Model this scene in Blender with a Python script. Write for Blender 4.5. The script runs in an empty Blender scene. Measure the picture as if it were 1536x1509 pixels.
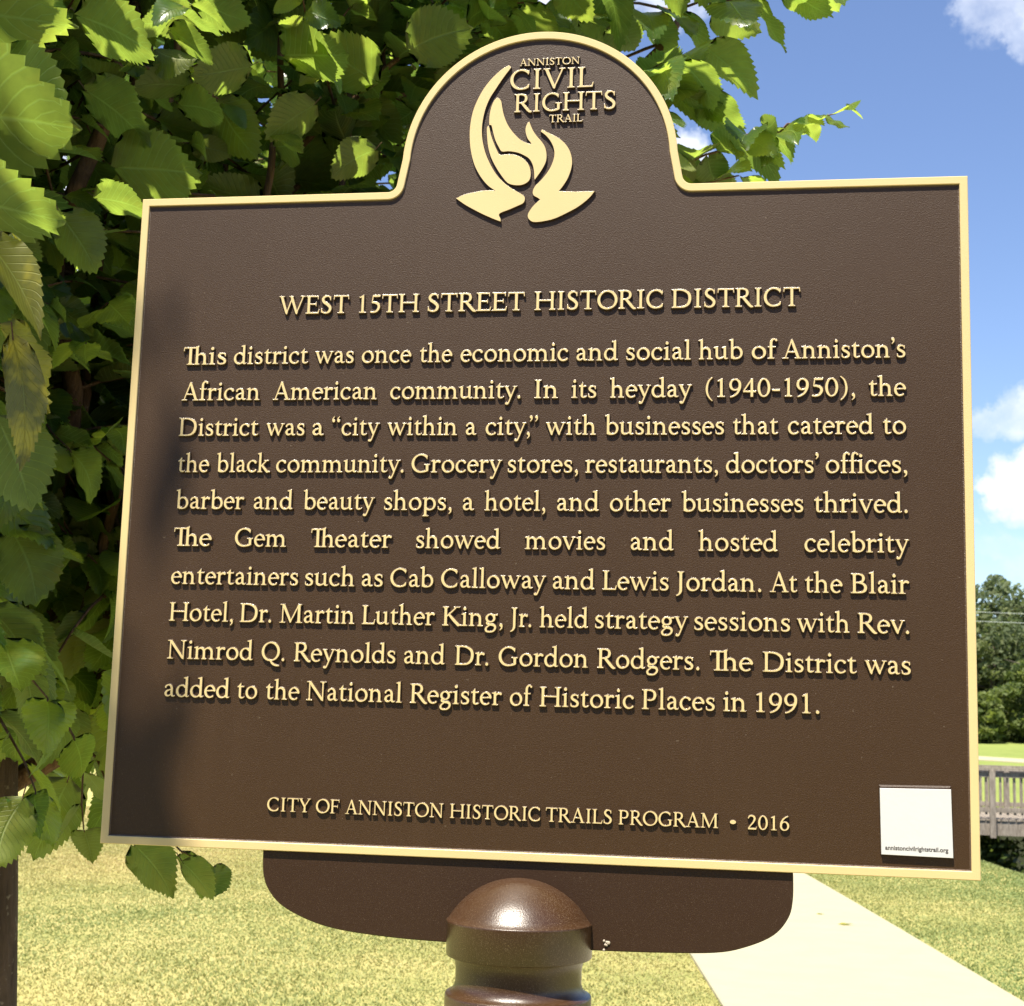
import bpy, math, random
import numpy as np
from mathutils import Vector, Matrix

random.seed(7)
RNG = np.random.default_rng(7)
SC = bpy.context.scene
COL = SC.collection
R = math.radians

# ------------------------------------------------------------------ camera
# world: x to the right along the marker, y away from the viewer, z up;
# the marker's front face stands in the plane y = 0, its lower edge at z = SIGN_Z
SIGN_Z = 1.42
cam = bpy.data.cameras.new('camera')
cam.sensor_fit = 'HORIZONTAL'
cam.sensor_width = 36.0
cam.lens = 36.0*2200/1536
cam.clip_start = 0.02
cam.clip_end = 6000
cam.dof.use_dof = True                # a phone's small lens, focused on the lettering
cam.dof.focus_distance = 1.36
cam.dof.aperture_fstop = 28
camo = bpy.data.objects.new('camera', cam)
COL.objects.link(camo)
yaw, pitch, roll = R(-8.9386), R(8.3648), R(1.5781)
fw = Vector((math.sin(yaw)*math.cos(pitch), math.cos(yaw)*math.cos(pitch), math.sin(pitch)))
r0 = Vector((math.cos(yaw), -math.sin(yaw), 0))
u0 = r0.cross(fw)
rt = math.cos(roll)*r0+math.sin(roll)*u0
up = -math.sin(roll)*r0+math.cos(roll)*u0
CAM = Vector((0.1944, -1.3388, 1.547))
camo.matrix_world = Matrix(((rt.x, up.x, -fw.x, CAM.x), (rt.y, up.y, -fw.y, CAM.y), (rt.z, up.z, -fw.z, CAM.z), (0, 0, 0, 1)))
SC.camera = camo

# ------------------------------------------------------------------ sky, sun, exposure
SUN_EL, SUN_AZ = R(66), R(199)          # azimuth clockwise from +y
SUN_DIR = Vector((math.sin(SUN_AZ)*math.cos(SUN_EL), math.cos(SUN_AZ)*math.cos(SUN_EL), math.sin(SUN_EL)))
world = bpy.data.worlds.new('World')
SC.world = world
world.use_nodes = True
wn, wl = world.node_tree.nodes, world.node_tree.links
wn.clear()
def wnode(t, **k):
    n = wn.new(t)
    for a, b in k.items():
        setattr(n, a, b)
    return n
sky = wnode('ShaderNodeTexSky', sky_type='NISHITA', sun_disc=False, sun_elevation=SUN_EL, sun_rotation=SUN_AZ,
            altitude=200, air_density=1.0, dust_density=0.1, ozone_density=3.0)
bg = wnode('ShaderNodeBackground')
bg.inputs['Strength'].default_value = 0.090
out = wnode('ShaderNodeOutputWorld')
tc = wnode('ShaderNodeTexCoord')
def wmath(op, a, b=None, clamp=False):
    n = wnode('ShaderNodeMath', operation=op, use_clamp=clamp)
    for i, v in enumerate((a, b)):
        if v is None: continue
        if isinstance(v, (int, float)): n.inputs[i].default_value = v
        else: wl.new(v, n.inputs[i])
    return n.outputs[0]
def wnoise(scale, detail, rough=.55, vec=None):
    n = wnode('ShaderNodeTexNoise')
    n.inputs['Scale'].default_value = scale; n.inputs['Detail'].default_value = detail; n.inputs['Roughness'].default_value = rough
    wl.new(tc.outputs['Generated'] if vec is None else vec, n.inputs['Vector'])
    return n
def wvec(op, a, b):
    n = wnode('ShaderNodeVectorMath', operation=op)
    for i, v in enumerate((a, b)):
        if isinstance(v, tuple): n.inputs[i].default_value = v
        elif v is not None: wl.new(v, n.inputs[i])
    return n.outputs[0]
warp = wvec('MULTIPLY', wvec('SUBTRACT', wnoise(22, 6, .6).outputs['Color'], (.5, .5, .5)), (.085, .085, .05))
dirw = wvec('NORMALIZE', wvec('ADD', tc.outputs['Generated'], warp), None)
fine = wnoise(46, 8, .62).outputs['Fac']
soft = wnoise(2.3, 4).outputs['Fac']
# cumulus banks and wisps: (direction, angular radius in degrees, density)
CLOUDS = [((0.186, 0.970, 0.154), 1.5, 1.0), ((0.168, 0.973, 0.150), 1.0, .9), ((0.200, 0.968, 0.166), 1.2, 1.0), ((0.21, 0.965, 0.145), 1.6, .9),
          ((0.160, 0.966, 0.200), 1.3, .60), ((0.182, 0.962, 0.205), 1.5, .66), ((0.205, 0.958, 0.210), 1.8, .62),
          ((0.166, 0.979, 0.115), 1.3, .36), ((0.186, 0.977, 0.108), 1.5, .40), ((0.21, 0.972, 0.105), 1.8, .4),
          ((0.156, 0.884, 0.442), 1.7, .55), ((0.175, 0.880, 0.445), 1.7, .62), ((0.165, 0.888, 0.425), 1.1, .5),
          ((-0.036, 0.925, 0.372), 1.5, 1.0), ((-0.030, 0.930, 0.362), 1.2, .9), ((-0.121, 0.881, 0.457), 2.6, 1.0), ((-0.048, 0.880, 0.472), 2.4, .75),
          ((-0.5, 0.82, 0.27), 9, .9), ((0.55, 0.80, 0.22), 8, 1.0), ((0.8, 0.3, 0.5), 11, .9), ((-0.8, 0.3, 0.5), 12, .8), ((0.7, -0.6, 0.3), 11, 1.0), ((-0.75, -0.6, 0.28), 9, 1.0)]
mask = None
for d, rad, dens in CLOUDS:
    n = wnode('ShaderNodeVectorMath', operation='DOT_PRODUCT')
    wl.new(dirw, n.inputs[0])
    n.inputs[1].default_value = Vector(d).normalized()
    ang = wmath('ARCCOSINE', wmath('MINIMUM', n.outputs['Value'], 0.999999))
    m = wmath('MULTIPLY', wmath('MULTIPLY', wmath('SUBTRACT', 1.0, wmath('DIVIDE', ang, R(rad)), True), 2.2, True), dens)
    mask = m if mask is None else wmath('MAXIMUM', mask, m)
mask = wmath('MAXIMUM', mask, wmath('MULTIPLY', wmath('SUBTRACT', soft, 0.52, True), 0.9))
amt = wmath('MULTIPLY', wmath('SUBTRACT', wmath('ADD', mask, wmath('MULTIPLY', wmath('SUBTRACT', fine, 0.5), 0.9)), 0.12), 1.25, True)
amt = wmath('MULTIPLY', amt, wmath('MULTIPLY', mask, 3.0, True))
amt = wmath('MULTIPLY', amt, 0.95)
shade = wnode('ShaderNodeMix', data_type='RGBA')
wl.new(wmath('MULTIPLY', wmath('SUBTRACT', wnoise(16, 5, .55).outputs['Fac'], .36), 3.2, True), shade.inputs[0])
shade.inputs[6].default_value = (4.3, 4.8, 5.8, 1)
shade.inputs[7].default_value = (6.4, 6.5, 6.8, 1)
mix = wnode('ShaderNodeMix', data_type='RGBA')
wl.new(amt, mix.inputs[0])
hs = wnode('ShaderNodeHueSaturation')
hs.inputs['Saturation'].default_value = 1.02
hs.inputs['Hue'].default_value = 0.508
hs.inputs['Value'].default_value = 1.0
wl.new(sky.outputs[0], hs.inputs['Color'])
wl.new(hs.outputs[0], mix.inputs[6])
wl.new(shade.outputs[2], mix.inputs[7])
wl.new(mix.outputs[2], bg.inputs['Color'])
wl.new(bg.outputs[0], out.inputs['Surface'])

sun = bpy.data.lights.new('sun', 'SUN')
sun.energy = 5.0
sun.angle = R(0.53)
sun.color = (1.0, 0.93, 0.80)
suno = bpy.data.objects.new('sun', sun)
COL.objects.link(suno)
suno.rotation_euler = SUN_DIR.to_track_quat('Z', 'Y').to_euler()
suno.location = (-3, -6, 12)

SC.view_settings.view_transform = 'Standard'
SC.view_settings.look = 'None'
SC.view_settings.gamma = 1
SC.view_settings.use_curve_mapping = False
SC.view_settings.exposure = 1.15
SC.render.engine = 'CYCLES'
SC.cycles.max_bounces = 8
SC.cycles.transparent_max_bounces = 12

# ------------------------------------------------------------------ helpers
def link(name, me, parent=None, loc=None):
    o = bpy.data.objects.new(name, me)
    COL.objects.link(o)
    if loc is not None: o.location = loc
    if parent is not None: o.parent = parent
    return o
def thing(name, label, cat, loc=(0, 0, 0), group=None):
    o = link(name, None, None, loc)
    o.empty_display_size = 0.2
    return tag(o, label, cat, group)
def tag(o, label, cat, group=None):
    o['label'] = label
    o['category'] = cat
    if group: o['group'] = group
    return o
def np_mesh(name, V, F, mats=(), uv=None, attr=None, smooth=False, mat_idx=None):
    """mesh from arrays; F is a list of faces or an (n,3)/(n,4) array"""
    me = bpy.data.meshes.new(name)
    V = np.asarray(V, np.float32)
    if isinstance(F, np.ndarray):
        n, k = F.shape
        me.vertices.add(len(V)); me.vertices.foreach_set('co', V.ravel())
        me.loops.add(n*k); me.loops.foreach_set('vertex_index', F.astype(np.int32).ravel())
        me.polygons.add(n); me.polygons.foreach_set('loop_start', np.arange(0, n*k, k, dtype=np.int32))
        me.update(calc_edges=True)
    else:
        me.from_pydata([tuple(map(float, v)) for v in V], [], [tuple(int(i) for i in f) for f in F])
    for m in mats: me.materials.append(m)
    if uv is not None:
        l = me.uv_layers.new(name='UVMap')
        idx = np.empty(len(me.loops), np.int32); me.loops.foreach_get('vertex_index', idx)
        l.data.foreach_set('uv', np.asarray(uv, np.float32)[idx].ravel())
    if attr is not None:
        a = me.attributes.new('tint', 'FLOAT', 'POINT')
        a.data.foreach_set('value', np.asarray(attr, np.float32))
    if mat_idx is not None:
        me.polygons.foreach_set('material_index', np.asarray(mat_idx, np.int32))
    if smooth:
        me.polygons.foreach_set('use_smooth', np.ones(len(me.polygons), bool))
    me.validate()
    me.update()
    return me
class MB:
    """collects boxes, tubes and lathes into one mesh"""
    def __init__(s): s.V, s.F, s.sm = [], [], []
    def add(s, v, f, smooth=False):
        b = len(s.V)
        s.V += [tuple(p) for p in v]
        s.F += [tuple(i+b for i in q) for q in f]
        s.sm += [smooth]*len(f)
    def box(s, x0, x1, y0, y1, z0, z1, ch=0.0, jit=0.0):
        v = [(x, y, z) for z in (z0, z1) for y in (y0, y1) for x in (x0, x1)]
        if jit: v = [tuple(c+random.uniform(-jit, jit) for c in p) for p in v]
        s.add(v, [(0, 2, 3, 1), (4, 5, 7, 6), (0, 1, 5, 4), (2, 6, 7, 3), (0, 4, 6, 2), (1, 3, 7, 5)])
    def tube(s, pts, rad, n=10, cap=True):
        pts = [Vector(p) for p in pts]
        rad = [rad]*len(pts) if not hasattr(rad, '__len__') else [float(q) for q in rad]
        prev = None
        v = []
        for i, p in enumerate(pts):
            t = (pts[min(i+1, len(pts)-1)]-pts[max(i-1, 0)]).normalized()
            a = Vector((1, 0, 0)) if abs(t.x) < .9 else Vector((0, 1, 0))
            if prev is not None: a = prev
            a = (a-t*a.dot(t)).normalized(); b = t.cross(a); prev = a
            v += [p+rad[i]*(math.cos(2*math.pi*k/n)*a+math.sin(2*math.pi*k/n)*b) for k in range(n)]
        f = [(i*n+k, i*n+(k+1) % n, (i+1)*n+(k+1) % n, (i+1)*n+k) for i in range(len(pts)-1) for k in range(n)]
        s.add(v, f, True)
        if cap:
            b = len(s.V)-len(v)
            s.F += [tuple(b+k for k in reversed(range(n))), tuple(b+(len(pts)-1)*n+k for k in range(n))]
            s.sm += [False, False]
    def lathe(s, prof, c=(0, 0), n=64):
        v, f = [], []
        for r, z in prof:
            v += [(c[0]+r*math.cos(2*math.pi*k/n), c[1]+r*math.sin(2*math.pi*k/n), z) for k in range(n)]
        for i in range(len(prof)-1):
            f += [(i*n+k, i*n+(k+1) % n, (i+1)*n+(k+1) % n, (i+1)*n+k) for k in range(n)]
        s.add(v, f, True)
    def obj(s, name, mat, parent=None, loc=None):
        me = np_mesh(name, s.V, s.F, [mat])
        me.polygons.foreach_set('use_smooth', np.array(s.sm[:len(me.polygons)], bool))
        return link(name, me, parent, loc)

class Mat:
    """small wrapper for node materials"""
    def __init__(s, name):
        s.m = bpy.data.materials.new(name)
        s.m.use_nodes = True
        s.n, s.l = s.m.node_tree.nodes, s.m.node_tree.links
        s.p = s.n['Principled BSDF']
        s.o = s.n['Material Output']
        s.tc = None
    def node(s, t, ins=None, **k):
        n = s.n.new(t)
        for a, b in k.items(): setattr(n, a, b)
        for a, b in (ins or {}).items(): s.set(n.inputs[a], b)
        return n
    def set(s, sock, v):
        if isinstance(v, bpy.types.NodeSocket): s.l.new(v, sock)
        else: sock.default_value = v
    def coord(s, which='Object'):
        if s.tc is None: s.tc = s.n.new('ShaderNodeTexCoord')
        return s.tc.outputs[which]
    def noise(s, scale, detail=4, rough=.55, vec=None, dist=0.0):
        return s.node('ShaderNodeTexNoise', {'Scale': scale, 'Detail': detail, 'Roughness': rough, 'Distortion': dist, 'Vector': vec if vec is not None else s.coord()}).outputs['Fac']
    def ramp(s, fac, stops):
        n = s.node('ShaderNodeValToRGB', {'Fac': fac})
        e = n.color_ramp.elements
        while len(e) < len(stops): e.new(.5)
        for el, (p, c) in zip(e, stops):
            el.position = p
            el.color = (*c, 1) if len(c) == 3 else c
        return n.outputs['Color']
    def math(s, op, a, b=0.0, clamp=False):
        n = s.node('ShaderNodeMath', operation=op, use_clamp=clamp)
        s.set(n.inputs[0], a); s.set(n.inputs[1], b)
        return n.outputs[0]
    def mix(s, f, a, b, mode='MIX'):
        n = s.node('ShaderNodeMix', data_type='RGBA', blend_type=mode)
        for k, v in ((0, f), (6, a), (7, b)):
            if isinstance(v, tuple) and len(v) == 3: v = (*v, 1)
            s.set(n.inputs[k], v)
        return n.outputs[2]
    def bump(s, h, strength=.3, dist=.001, prev=None):
        n = s.node('ShaderNodeBump', {'Strength': strength, 'Distance': dist, 'Height': h})
        if prev is not None: s.set(n.inputs['Normal'], prev)
        return n.outputs['Normal']
    def b(s, **k):
        for a, v in k.items():
            a = {'base': 'Base Color', 'rough': 'Roughness', 'metal': 'Metallic', 'spec': 'Specular IOR Level', 'normal': 'Normal', 'coat': 'Coat Weight', 'coatr': 'Coat Roughness'}[a]
            if isinstance(v, tuple) and len(v) == 3: v = (*v, 1)
            s.set(s.p.inputs[a], v)
        return s
def sstep(a, b, x):
    t = np.clip((x-a)/(b-a), 0, 1)
    return t*t*(3-2*t)
# ---------------------------------------------------------------- lettering
# An old-style roman alphabet drawn with pen strokes, in 1/1000 em.
import math
import numpy as np
CAP, XH, ASC = 650, 437, 705

def _cr(pts, n=10):
    """Catmull-Rom through (x, y, width) points."""
    p = np.array(pts, float)
    if len(p) == 2:
        return p
    e = np.vstack([2*p[0]-p[1], p, 2*p[-1]-p[-2]])
    out = []
    for i in range(len(p)-1):
        a, b, c, d = e[i:i+4]
        for t in np.linspace(0, 1, n, endpoint=False):
            out.append(.5*((2*b)+(c-a)*t+(2*a-5*b+4*c-d)*t*t+(3*b-a-3*c+d)*t**3))
    out.append(p[-1])
    return np.array(out)

class G:
    def __init__(s, adv):
        s.adv = adv
        s.polys = []
    def poly(s, *pts):
        p = np.array(pts, float)
        x, y = p[:, 0], p[:, 1]
        if (x*np.roll(y, -1)-y*np.roll(x, -1)).sum() < 0:
            p = p[::-1]
        s.polys.append(p)
        return s
    def disc(s, x, y, r):
        return s.poly(*[(x+r*math.cos(a), y+r*math.sin(a)) for a in np.linspace(0, 2*math.pi, 17)[:-1]])
    def st(s, *pts, n=10):
        c = _cr(pts, n)
        d = np.gradient(c[:, :2], axis=0)
        d /= np.linalg.norm(d, axis=1)[:, None]+1e-9
        nr = np.c_[-d[:, 1], d[:, 0]]*c[:, 2:3]/2
        L, R = c[:, :2]+nr, c[:, :2]-nr
        for i in range(len(c)-1):
            a, b, e, f = R[i], R[i+1], L[i+1], L[i]
            s.poly(a, b, e)
            s.poly(a, e, f)
            if 0 < i:
                s.disc(c[i, 0], c[i, 1], c[i, 2]/2*.985)
        return s
    def ring(s, cx, cy, rx, ry, th, tn, a0=0, a1=360, tilt=18, n=44):
        pts = []
        for a in np.linspace(a0, a1, n):
            r = math.radians(a)
            w = tn+(th-tn)*abs(math.cos(r-math.radians(tilt)))**1.3
            pts.append((cx+rx*math.cos(r), cy+ry*math.sin(r), w))
        return s.st(*pts, n=2)
    def foot(s, x, l=62, r=62, y=0, w=84, up=1, t=30):
        """bracketed serif at the end of an upright stem centred on x"""
        h = w/2
        s.poly((x-h-l, y), (x+h+r, y), (x+h+r, y+up*t*.8), (x-h-l, y+up*t*.8))
        s.poly((x-h-l, y+up*t*.8), (x+h+r, y+up*t*.8), (x+h+r*.45, y+up*(t+4)), (x-h-l*.45, y+up*(t+4)))
        s.poly((x-h-l*.45, y+up*(t+4)), (x+h+r*.45, y+up*(t+4)), (x+h, y+up*(t+42)), (x-h, y+up*(t+42)))
        return s
    def head(s, x, top, w=84, l=70):
        """slanted flag serif on a lower-case stem"""
        h = w/2
        s.poly((x-h-l, top-52), (x-h-l+6, top-30), (x+h, top+14), (x+h, top-60), (x-h, top-66))
        return s
    def stem(s, x, y0, y1, w=84):
        return s.poly((x-w/2, y0), (x+w/2, y0), (x+w/2*.98, y1), (x-w/2*.98, y1))

FONT = {}
def g(ch, adv):
    FONT[ch] = q = G(adv)
    return q

# lower case
g('a', 439).st((70, 322, 52), (96, 376, 56), (180, 414, 46), (262, 388, 72), (300, 310, 84), (302, 200, 84), (302, 105, 82), (326, 42, 70), (386, 26, 34), (422, 44, 18)).st((304, 262, 34), (228, 240, 40), (128, 202, 64), (86, 128, 84), (112, 54, 74), (178, 32, 50), (250, 62, 40), (304, 108, 36)).disc(80, 330, 30)
def bowl_b(q, x): return q
g('b', 505).stem(112, 20, 690).head(112, ASC).ring(262, 216, 172, 196, 88, 42, -150, 150, 14).st((112, 60, 60), (150, 22, 44), (215, 14, 44))
g('c', 421).ring(232, 216, 172, 200, 88, 42, 42, 318, 14).disc(344, 346, 36)
g('d', 514).stem(392, 30, 690).head(392, ASC, l=74).ring(228, 214, 168, 196, 88, 42, 40, 322, 14).st((392, 90, 80), (398, 34, 58), (440, 24, 40), (488, 36, 22)).st((350, 352, 40), (300, 392, 40), (236, 408, 42)).st((360, 96, 40), (320, 48, 44), (280, 26, 44))
g('e', 426).ring(220, 216, 162, 200, 86, 42, 8, 312, 14).st((68, 236, 40), (220, 244, 38), (376, 254, 42)).st((380, 254, 62), (374, 300, 66), (350, 352, 66))
g('f', 300).stem(124, 20, 560).st((124, 520, 84), (130, 600, 82), (178, 676, 58), (248, 682, 44), (290, 646, 44)).disc(288, 646, 36).st((24, 410, 40), (268, 418, 40)).foot(124)
g('g', 465).ring(212, 282, 132, 128, 80, 42, 0, 360, 10).st((300, 372, 44), (370, 392, 46), (446, 398, 52)).st((136, 172, 44), (92, 128, 54), (112, 86, 64), (200, 66, 74), (310, 54, 84), (376, 0, 76), (372, -86, 66), (300, -166, 52), (196, -188, 48), (92, -166, 66), (60, -96, 70), (92, -30, 50), (160, 24, 42), (200, 56, 40))
g('h', 532).stem(112, 20, 690).head(112, ASC).st((112, 300, 46), (176, 372, 44), (262, 398, 66), (350, 360, 86), (386, 270, 84), (388, 20, 84)).foot(112, 58, 48).foot(388, 48, 62)
g('i', 262).stem(126, 20, 425).head(126, XH+6).foot(126).disc(128, 590, 54)
g('k', 500).stem(112, 20, 690).head(112, ASC).st((150, 216, 48), (250, 310, 48), (330, 392, 46)).st((196, 250, 70), (300, 124, 86), (408, 12, 88)).poly((372, 0), (508, 0), (508, 26), (400, 56)).poly((262, 437), (452, 437), (452, 408), (262, 408)).st((330, 392, 40), (370, 415, 40)).foot(112, 58, 52)
g('l', 258).stem(124, 20, 690).head(124, ASC).foot(124)
g('m', 806).stem(112, 20, 425).head(112, XH+6).st((112, 300, 46), (172, 368, 44), (250, 396, 64), (336, 362, 86), (372, 270, 84), (374, 20, 84)).st((374, 300, 46), (440, 370, 44), (524, 398, 66), (612, 362, 86), (656, 270, 84), (658, 20, 84)).foot(112, 58, 48).foot(374, 48, 48).foot(658, 48, 62)
g('n', 536).stem(112, 20, 425).head(112, XH+6).st((112, 296, 46), (176, 370, 44), (262, 398, 66), (352, 360, 86), (390, 270, 84), (392, 20, 84)).foot(112, 58, 48).foot(392, 48, 62)
g('o', 508).ring(254, 216, 182, 198, 90, 42, 0, 360, 18)
g('p', 513).stem(116, -190, 425).head(116, XH+8).ring(266, 214, 176, 198, 88, 42, -150, 150, 14).foot(116, 62, 70, -215)
g('r', 360).stem(112, 20, 425).head(112, XH+6).st((112, 290, 44), (166, 360, 52), (230, 398, 70), (318, 388, 66)).disc(308, 382, 42).foot(112, 58, 72)
g('s', 366).st((300, 330, 34), (286, 378, 42), (214, 412, 44), (122, 392, 66), (84, 326, 76), (130, 262, 84), (230, 208, 86), (290, 140, 84), (268, 58, 70), (184, 20, 46), (88, 38, 46), (58, 110, 36)).poly((282, 300), (308, 300), (312, 412), (284, 405)).poly((46, 30), (72, 40), (74, 134), (48, 134))
g('t', 322).stem(132, 80, 440, 82).st((132, 130, 82), (142, 56, 74), (200, 24, 52), (268, 38, 34), (306, 62, 20)).st((30, 404, 46), (290, 418, 42)).poly((92, 420), (172, 425), (172, 540), (150, 536)).poly((30, 392), (92, 400), (160, 530), (150, 536))
g('u', 522).stem(104, 110, 425).head(104, XH+6, l=64).stem(382, 60, 425).head(382, XH+6, l=64).st((104, 150, 84), (116, 76, 82), (180, 30, 64), (266, 40, 46), (342, 80, 42), (382, 120, 40)).st((382, 90, 80), (392, 34, 58), (440, 22, 40), (490, 36, 22))
g('v', 474).st((74, 420, 90), (244, 30, 82)).st((392, 420, 46), (240, 20, 46)).poly((6, 437), (168, 437), (168, 410), (6, 410)).poly((314, 437), (468, 437), (468, 410), (314, 410)).poly((196, 60), (280, 60), (258, -8), (222, -8))
g('w', 718).st((74, 420, 88), (222, 30, 78)).st((352, 400, 44), (220, 20, 44)).st((326, 430, 88), (486, 30, 78)).st((638, 420, 46), (484, 20, 46)).poly((6, 437), (160, 437), (160, 410), (6, 410)).poly((560, 437), (712, 437), (712, 410), (560, 410)).poly((262, 437), (378, 437), (378, 410), (262, 410)).poly((180, 60), (262, 60), (236, -8), (202, -8)).poly((444, 60), (526, 60), (502, -8), (466, -8))
g('y', 462).st((76, 420, 90), (238, 50, 80)).st((390, 420, 46), (250, 60, 48), (184, -110, 46), (136, -186, 60), (86, -196, 52)).disc(86, -180, 44).poly((6, 437), (170, 437), (170, 410), (6, 410)).poly((312, 437), (460, 437), (460, 410), (312, 410)).poly((190, 90), (282, 90), (250, 10), (214, 10))
# capitals
def cs(q, x, l=66, r=66, w=92, top=True, bot=True):
    q.stem(x, 20, CAP-20, w)
    if bot: q.foot(x, l, r, 0, w, 1)
    if top: q.foot(x, l, r, CAP, w, -1)
    return q
g('A', 672).st((330, 640, 90), (560, 24, 96)).st((322, 640, 50), (112, 24, 46)).st((180, 226, 42), (480, 226, 42)).poly((10, 0), (218, 0), (218, 26), (10, 26)).poly((436, 0), (668, 0), (668, 26), (436, 26)).poly((290, 600), (372, 600), (352, 676), (310, 672)).poly((80, 26), (150, 26), (140, 60), (104, 60)).poly((500, 26), (620, 26), (592, 62), (526, 62))
cs(g('B', 588), 128).st((128, 628, 44), (270, 630, 44), (390, 590, 74), (424, 490, 90), (380, 392, 70), (260, 352, 42), (128, 350, 42)).st((250, 350, 42), (400, 320, 70), (486, 222, 94), (470, 100, 90), (370, 34, 56), (240, 22, 44), (128, 22, 44))
g('C', 660).ring(362, 324, 296, 308, 98, 46, 46, 314, 12).poly((548, 480), (576, 480), (590, 636), (556, 590)).poly((560, 160), (606, 168), (570, 30), (520, 90)).st((556, 560, 46), (500, 606, 46), (430, 634, 46)).st((580, 110, 46), (520, 50, 48), (450, 22, 46))
cs(g('D', 744), 128).st((128, 626, 44), (290, 630, 46), (460, 598, 66), (604, 500, 94), (646, 340, 100), (604, 160, 96), (480, 52, 64), (320, 22, 46), (128, 22, 44))
cs(g('E', 540), 128).st((128, 626, 42), (470, 626, 42)).st((128, 342, 40), (400, 342, 40)).st((128, 22, 44), (480, 24, 46)).poly((444, 648), (478, 648), (482, 520), (456, 520)).poly((450, 2), (500, 2), (528, 146), (500, 146)).poly((386, 270), (412, 270), (412, 418), (386, 418))
cs(g('F', 518), 128, 66, 80).st((128, 626, 42), (460, 626, 42)).st((128, 330, 40), (392, 330, 40)).poly((440, 648), (474, 648), (482, 512), (456, 512)).poly((380, 256), (406, 256), (406, 406), (380, 406))
g('G', 716).ring(364, 324, 298, 308, 98, 46, 48, 300, 12).poly((552, 480), (580, 480), (592, 636), (560, 592)).st((566, 560, 46), (500, 608, 46), (430, 634, 46)).stem(582, 60, 270, 92).poly((466, 296), (686, 296), (686, 268), (466, 268)).poly((520, 268), (640, 268), (628, 236), (536, 236)).st((590, 76, 70), (520, 38, 48), (430, 20, 46))
q = g('H', 778); cs(q, 128); cs(q, 646); q.st((128, 338, 44), (646, 338, 44))
cs(g('I', 350), 175)
g('J', 352).stem(184, 40, 630, 92).foot(184, 66, 66, CAP, 92, -1).st((184, 100, 92), (178, -20, 88), (124, -116, 56), (40, -164, 30))
cs(g('K', 650), 128, 66, 58).st((160, 318, 48), (300, 450, 48), (470, 620, 46)).st((236, 390, 70), (400, 200, 96), (580, 14, 100)).poly((396, 650), (610, 650), (610, 622), (396, 622)).poly((530, 0), (690, 0), (690, 26), (560, 50))
cs(g('L', 506), 128).st((128, 22, 44), (450, 24, 46)).poly((420, 2), (470, 2), (504, 156), (474, 156))
g('M', 880).stem(144, 20, 600, 46).foot(136, 84, 84, 0, 46, 1).st((164, 636, 100), (436, 60, 84)).st((720, 640, 50), (430, 20, 46)).stem(738, 20, 636, 94).foot(740, 64, 72, 0, 94, 1).poly((44, 650), (180, 650), (170, 622), (44, 622)).poly((690, 650), (834, 650), (834, 622), (690, 622)).poly((386, 70), (470, 70), (440, 0), (418, 0))
g('N', 752).stem(136, 20, 600, 48).foot(136, 88, 84, 0, 48, 1).st((140, 640, 96), (610, 30, 90)).stem(622, 0, 630, 48).foot(622, 84, 84, CAP, 48, -1).poly((30, 650), (172, 650), (172, 622), (30, 622)).poly((560, 40), (646, 40), (646, -14), (608, -14))
g('O', 746).ring(373, 324, 306, 310, 100, 46, 0, 360, 14)
cs(g('P', 556), 128, 66, 78).st((128, 628, 44), (280, 630, 46), (410, 582, 76), (450, 462, 94), (406, 346, 74), (300, 296, 46), (200, 304, 36))
g('Q', 746).ring(373, 324, 306, 310, 100, 46, 0, 360, 14).st((370, 10, 60), (450, -90, 76), (570, -150, 66), (720, -172, 28))
cs(g('R', 616), 128, 66, 62).st((128, 628, 44), (270, 630, 46), (392, 588, 76), (426, 480, 92), (378, 376, 72), (270, 330, 44), (150, 330, 42)).st((280, 330, 86), (420, 160, 98), (540, 24, 84), (620, 0, 34))
g('S', 478).st((388, 500, 34), (370, 578, 44), (284, 630, 48), (164, 604, 80), (108, 510, 92), (160, 408, 98), (290, 318, 102), (382, 210, 98), (354, 82, 84), (240, 16, 50), (112, 46, 48), (64, 150, 36)).poly((374, 474), (404, 474), (404, 636), (374, 610)).poly((48, 20), (80, 40), (82, 182), (52, 182))
g('T', 616).stem(308, 20, 630, 92).foot(308, 74, 74, 0, 92, 1).st((34, 624, 46), (582, 624, 46)).poly((36, 646), (66, 646), (50, 500), (22, 500)).poly((550, 646), (580, 646), (594, 500), (566, 500))
g('V', 680).st((100, 630, 98), (352, 24, 86)).st((586, 630, 50), (344, 14, 48)).poly((4, 650), (222, 650), (222, 622), (4, 622)).poly((486, 650), (682, 650), (682, 622), (486, 622)).poly((304, 70), (392, 70), (364, -14), (332, -14))
g('W', 984).st((96, 630, 96), (300, 24, 84)).st((490, 610, 48), (296, 14, 46)).st((462, 630, 96), (670, 24, 84)).st((890, 630, 48), (664, 14, 46)).poly((4, 650), (210, 650), (210, 622), (4, 622)).poly((372, 650), (540, 650), (540, 622), (372, 622)).poly((790, 650), (984, 650), (984, 622), (790, 622)).poly((254, 70), (342, 70), (314, -14), (282, -14)).poly((622, 70), (712, 70), (684, -14), (652, -14))
g('Y', 612).stem(306, 20, 300, 92).foot(306, 70, 70, 0, 92, 1).st((92, 630, 96), (300, 270, 90)).st((528, 630, 50), (316, 280, 50)).poly((4, 650), (204, 650), (204, 622), (4, 622)).poly((432, 650), (612, 650), (612, 622), (432, 622))
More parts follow.
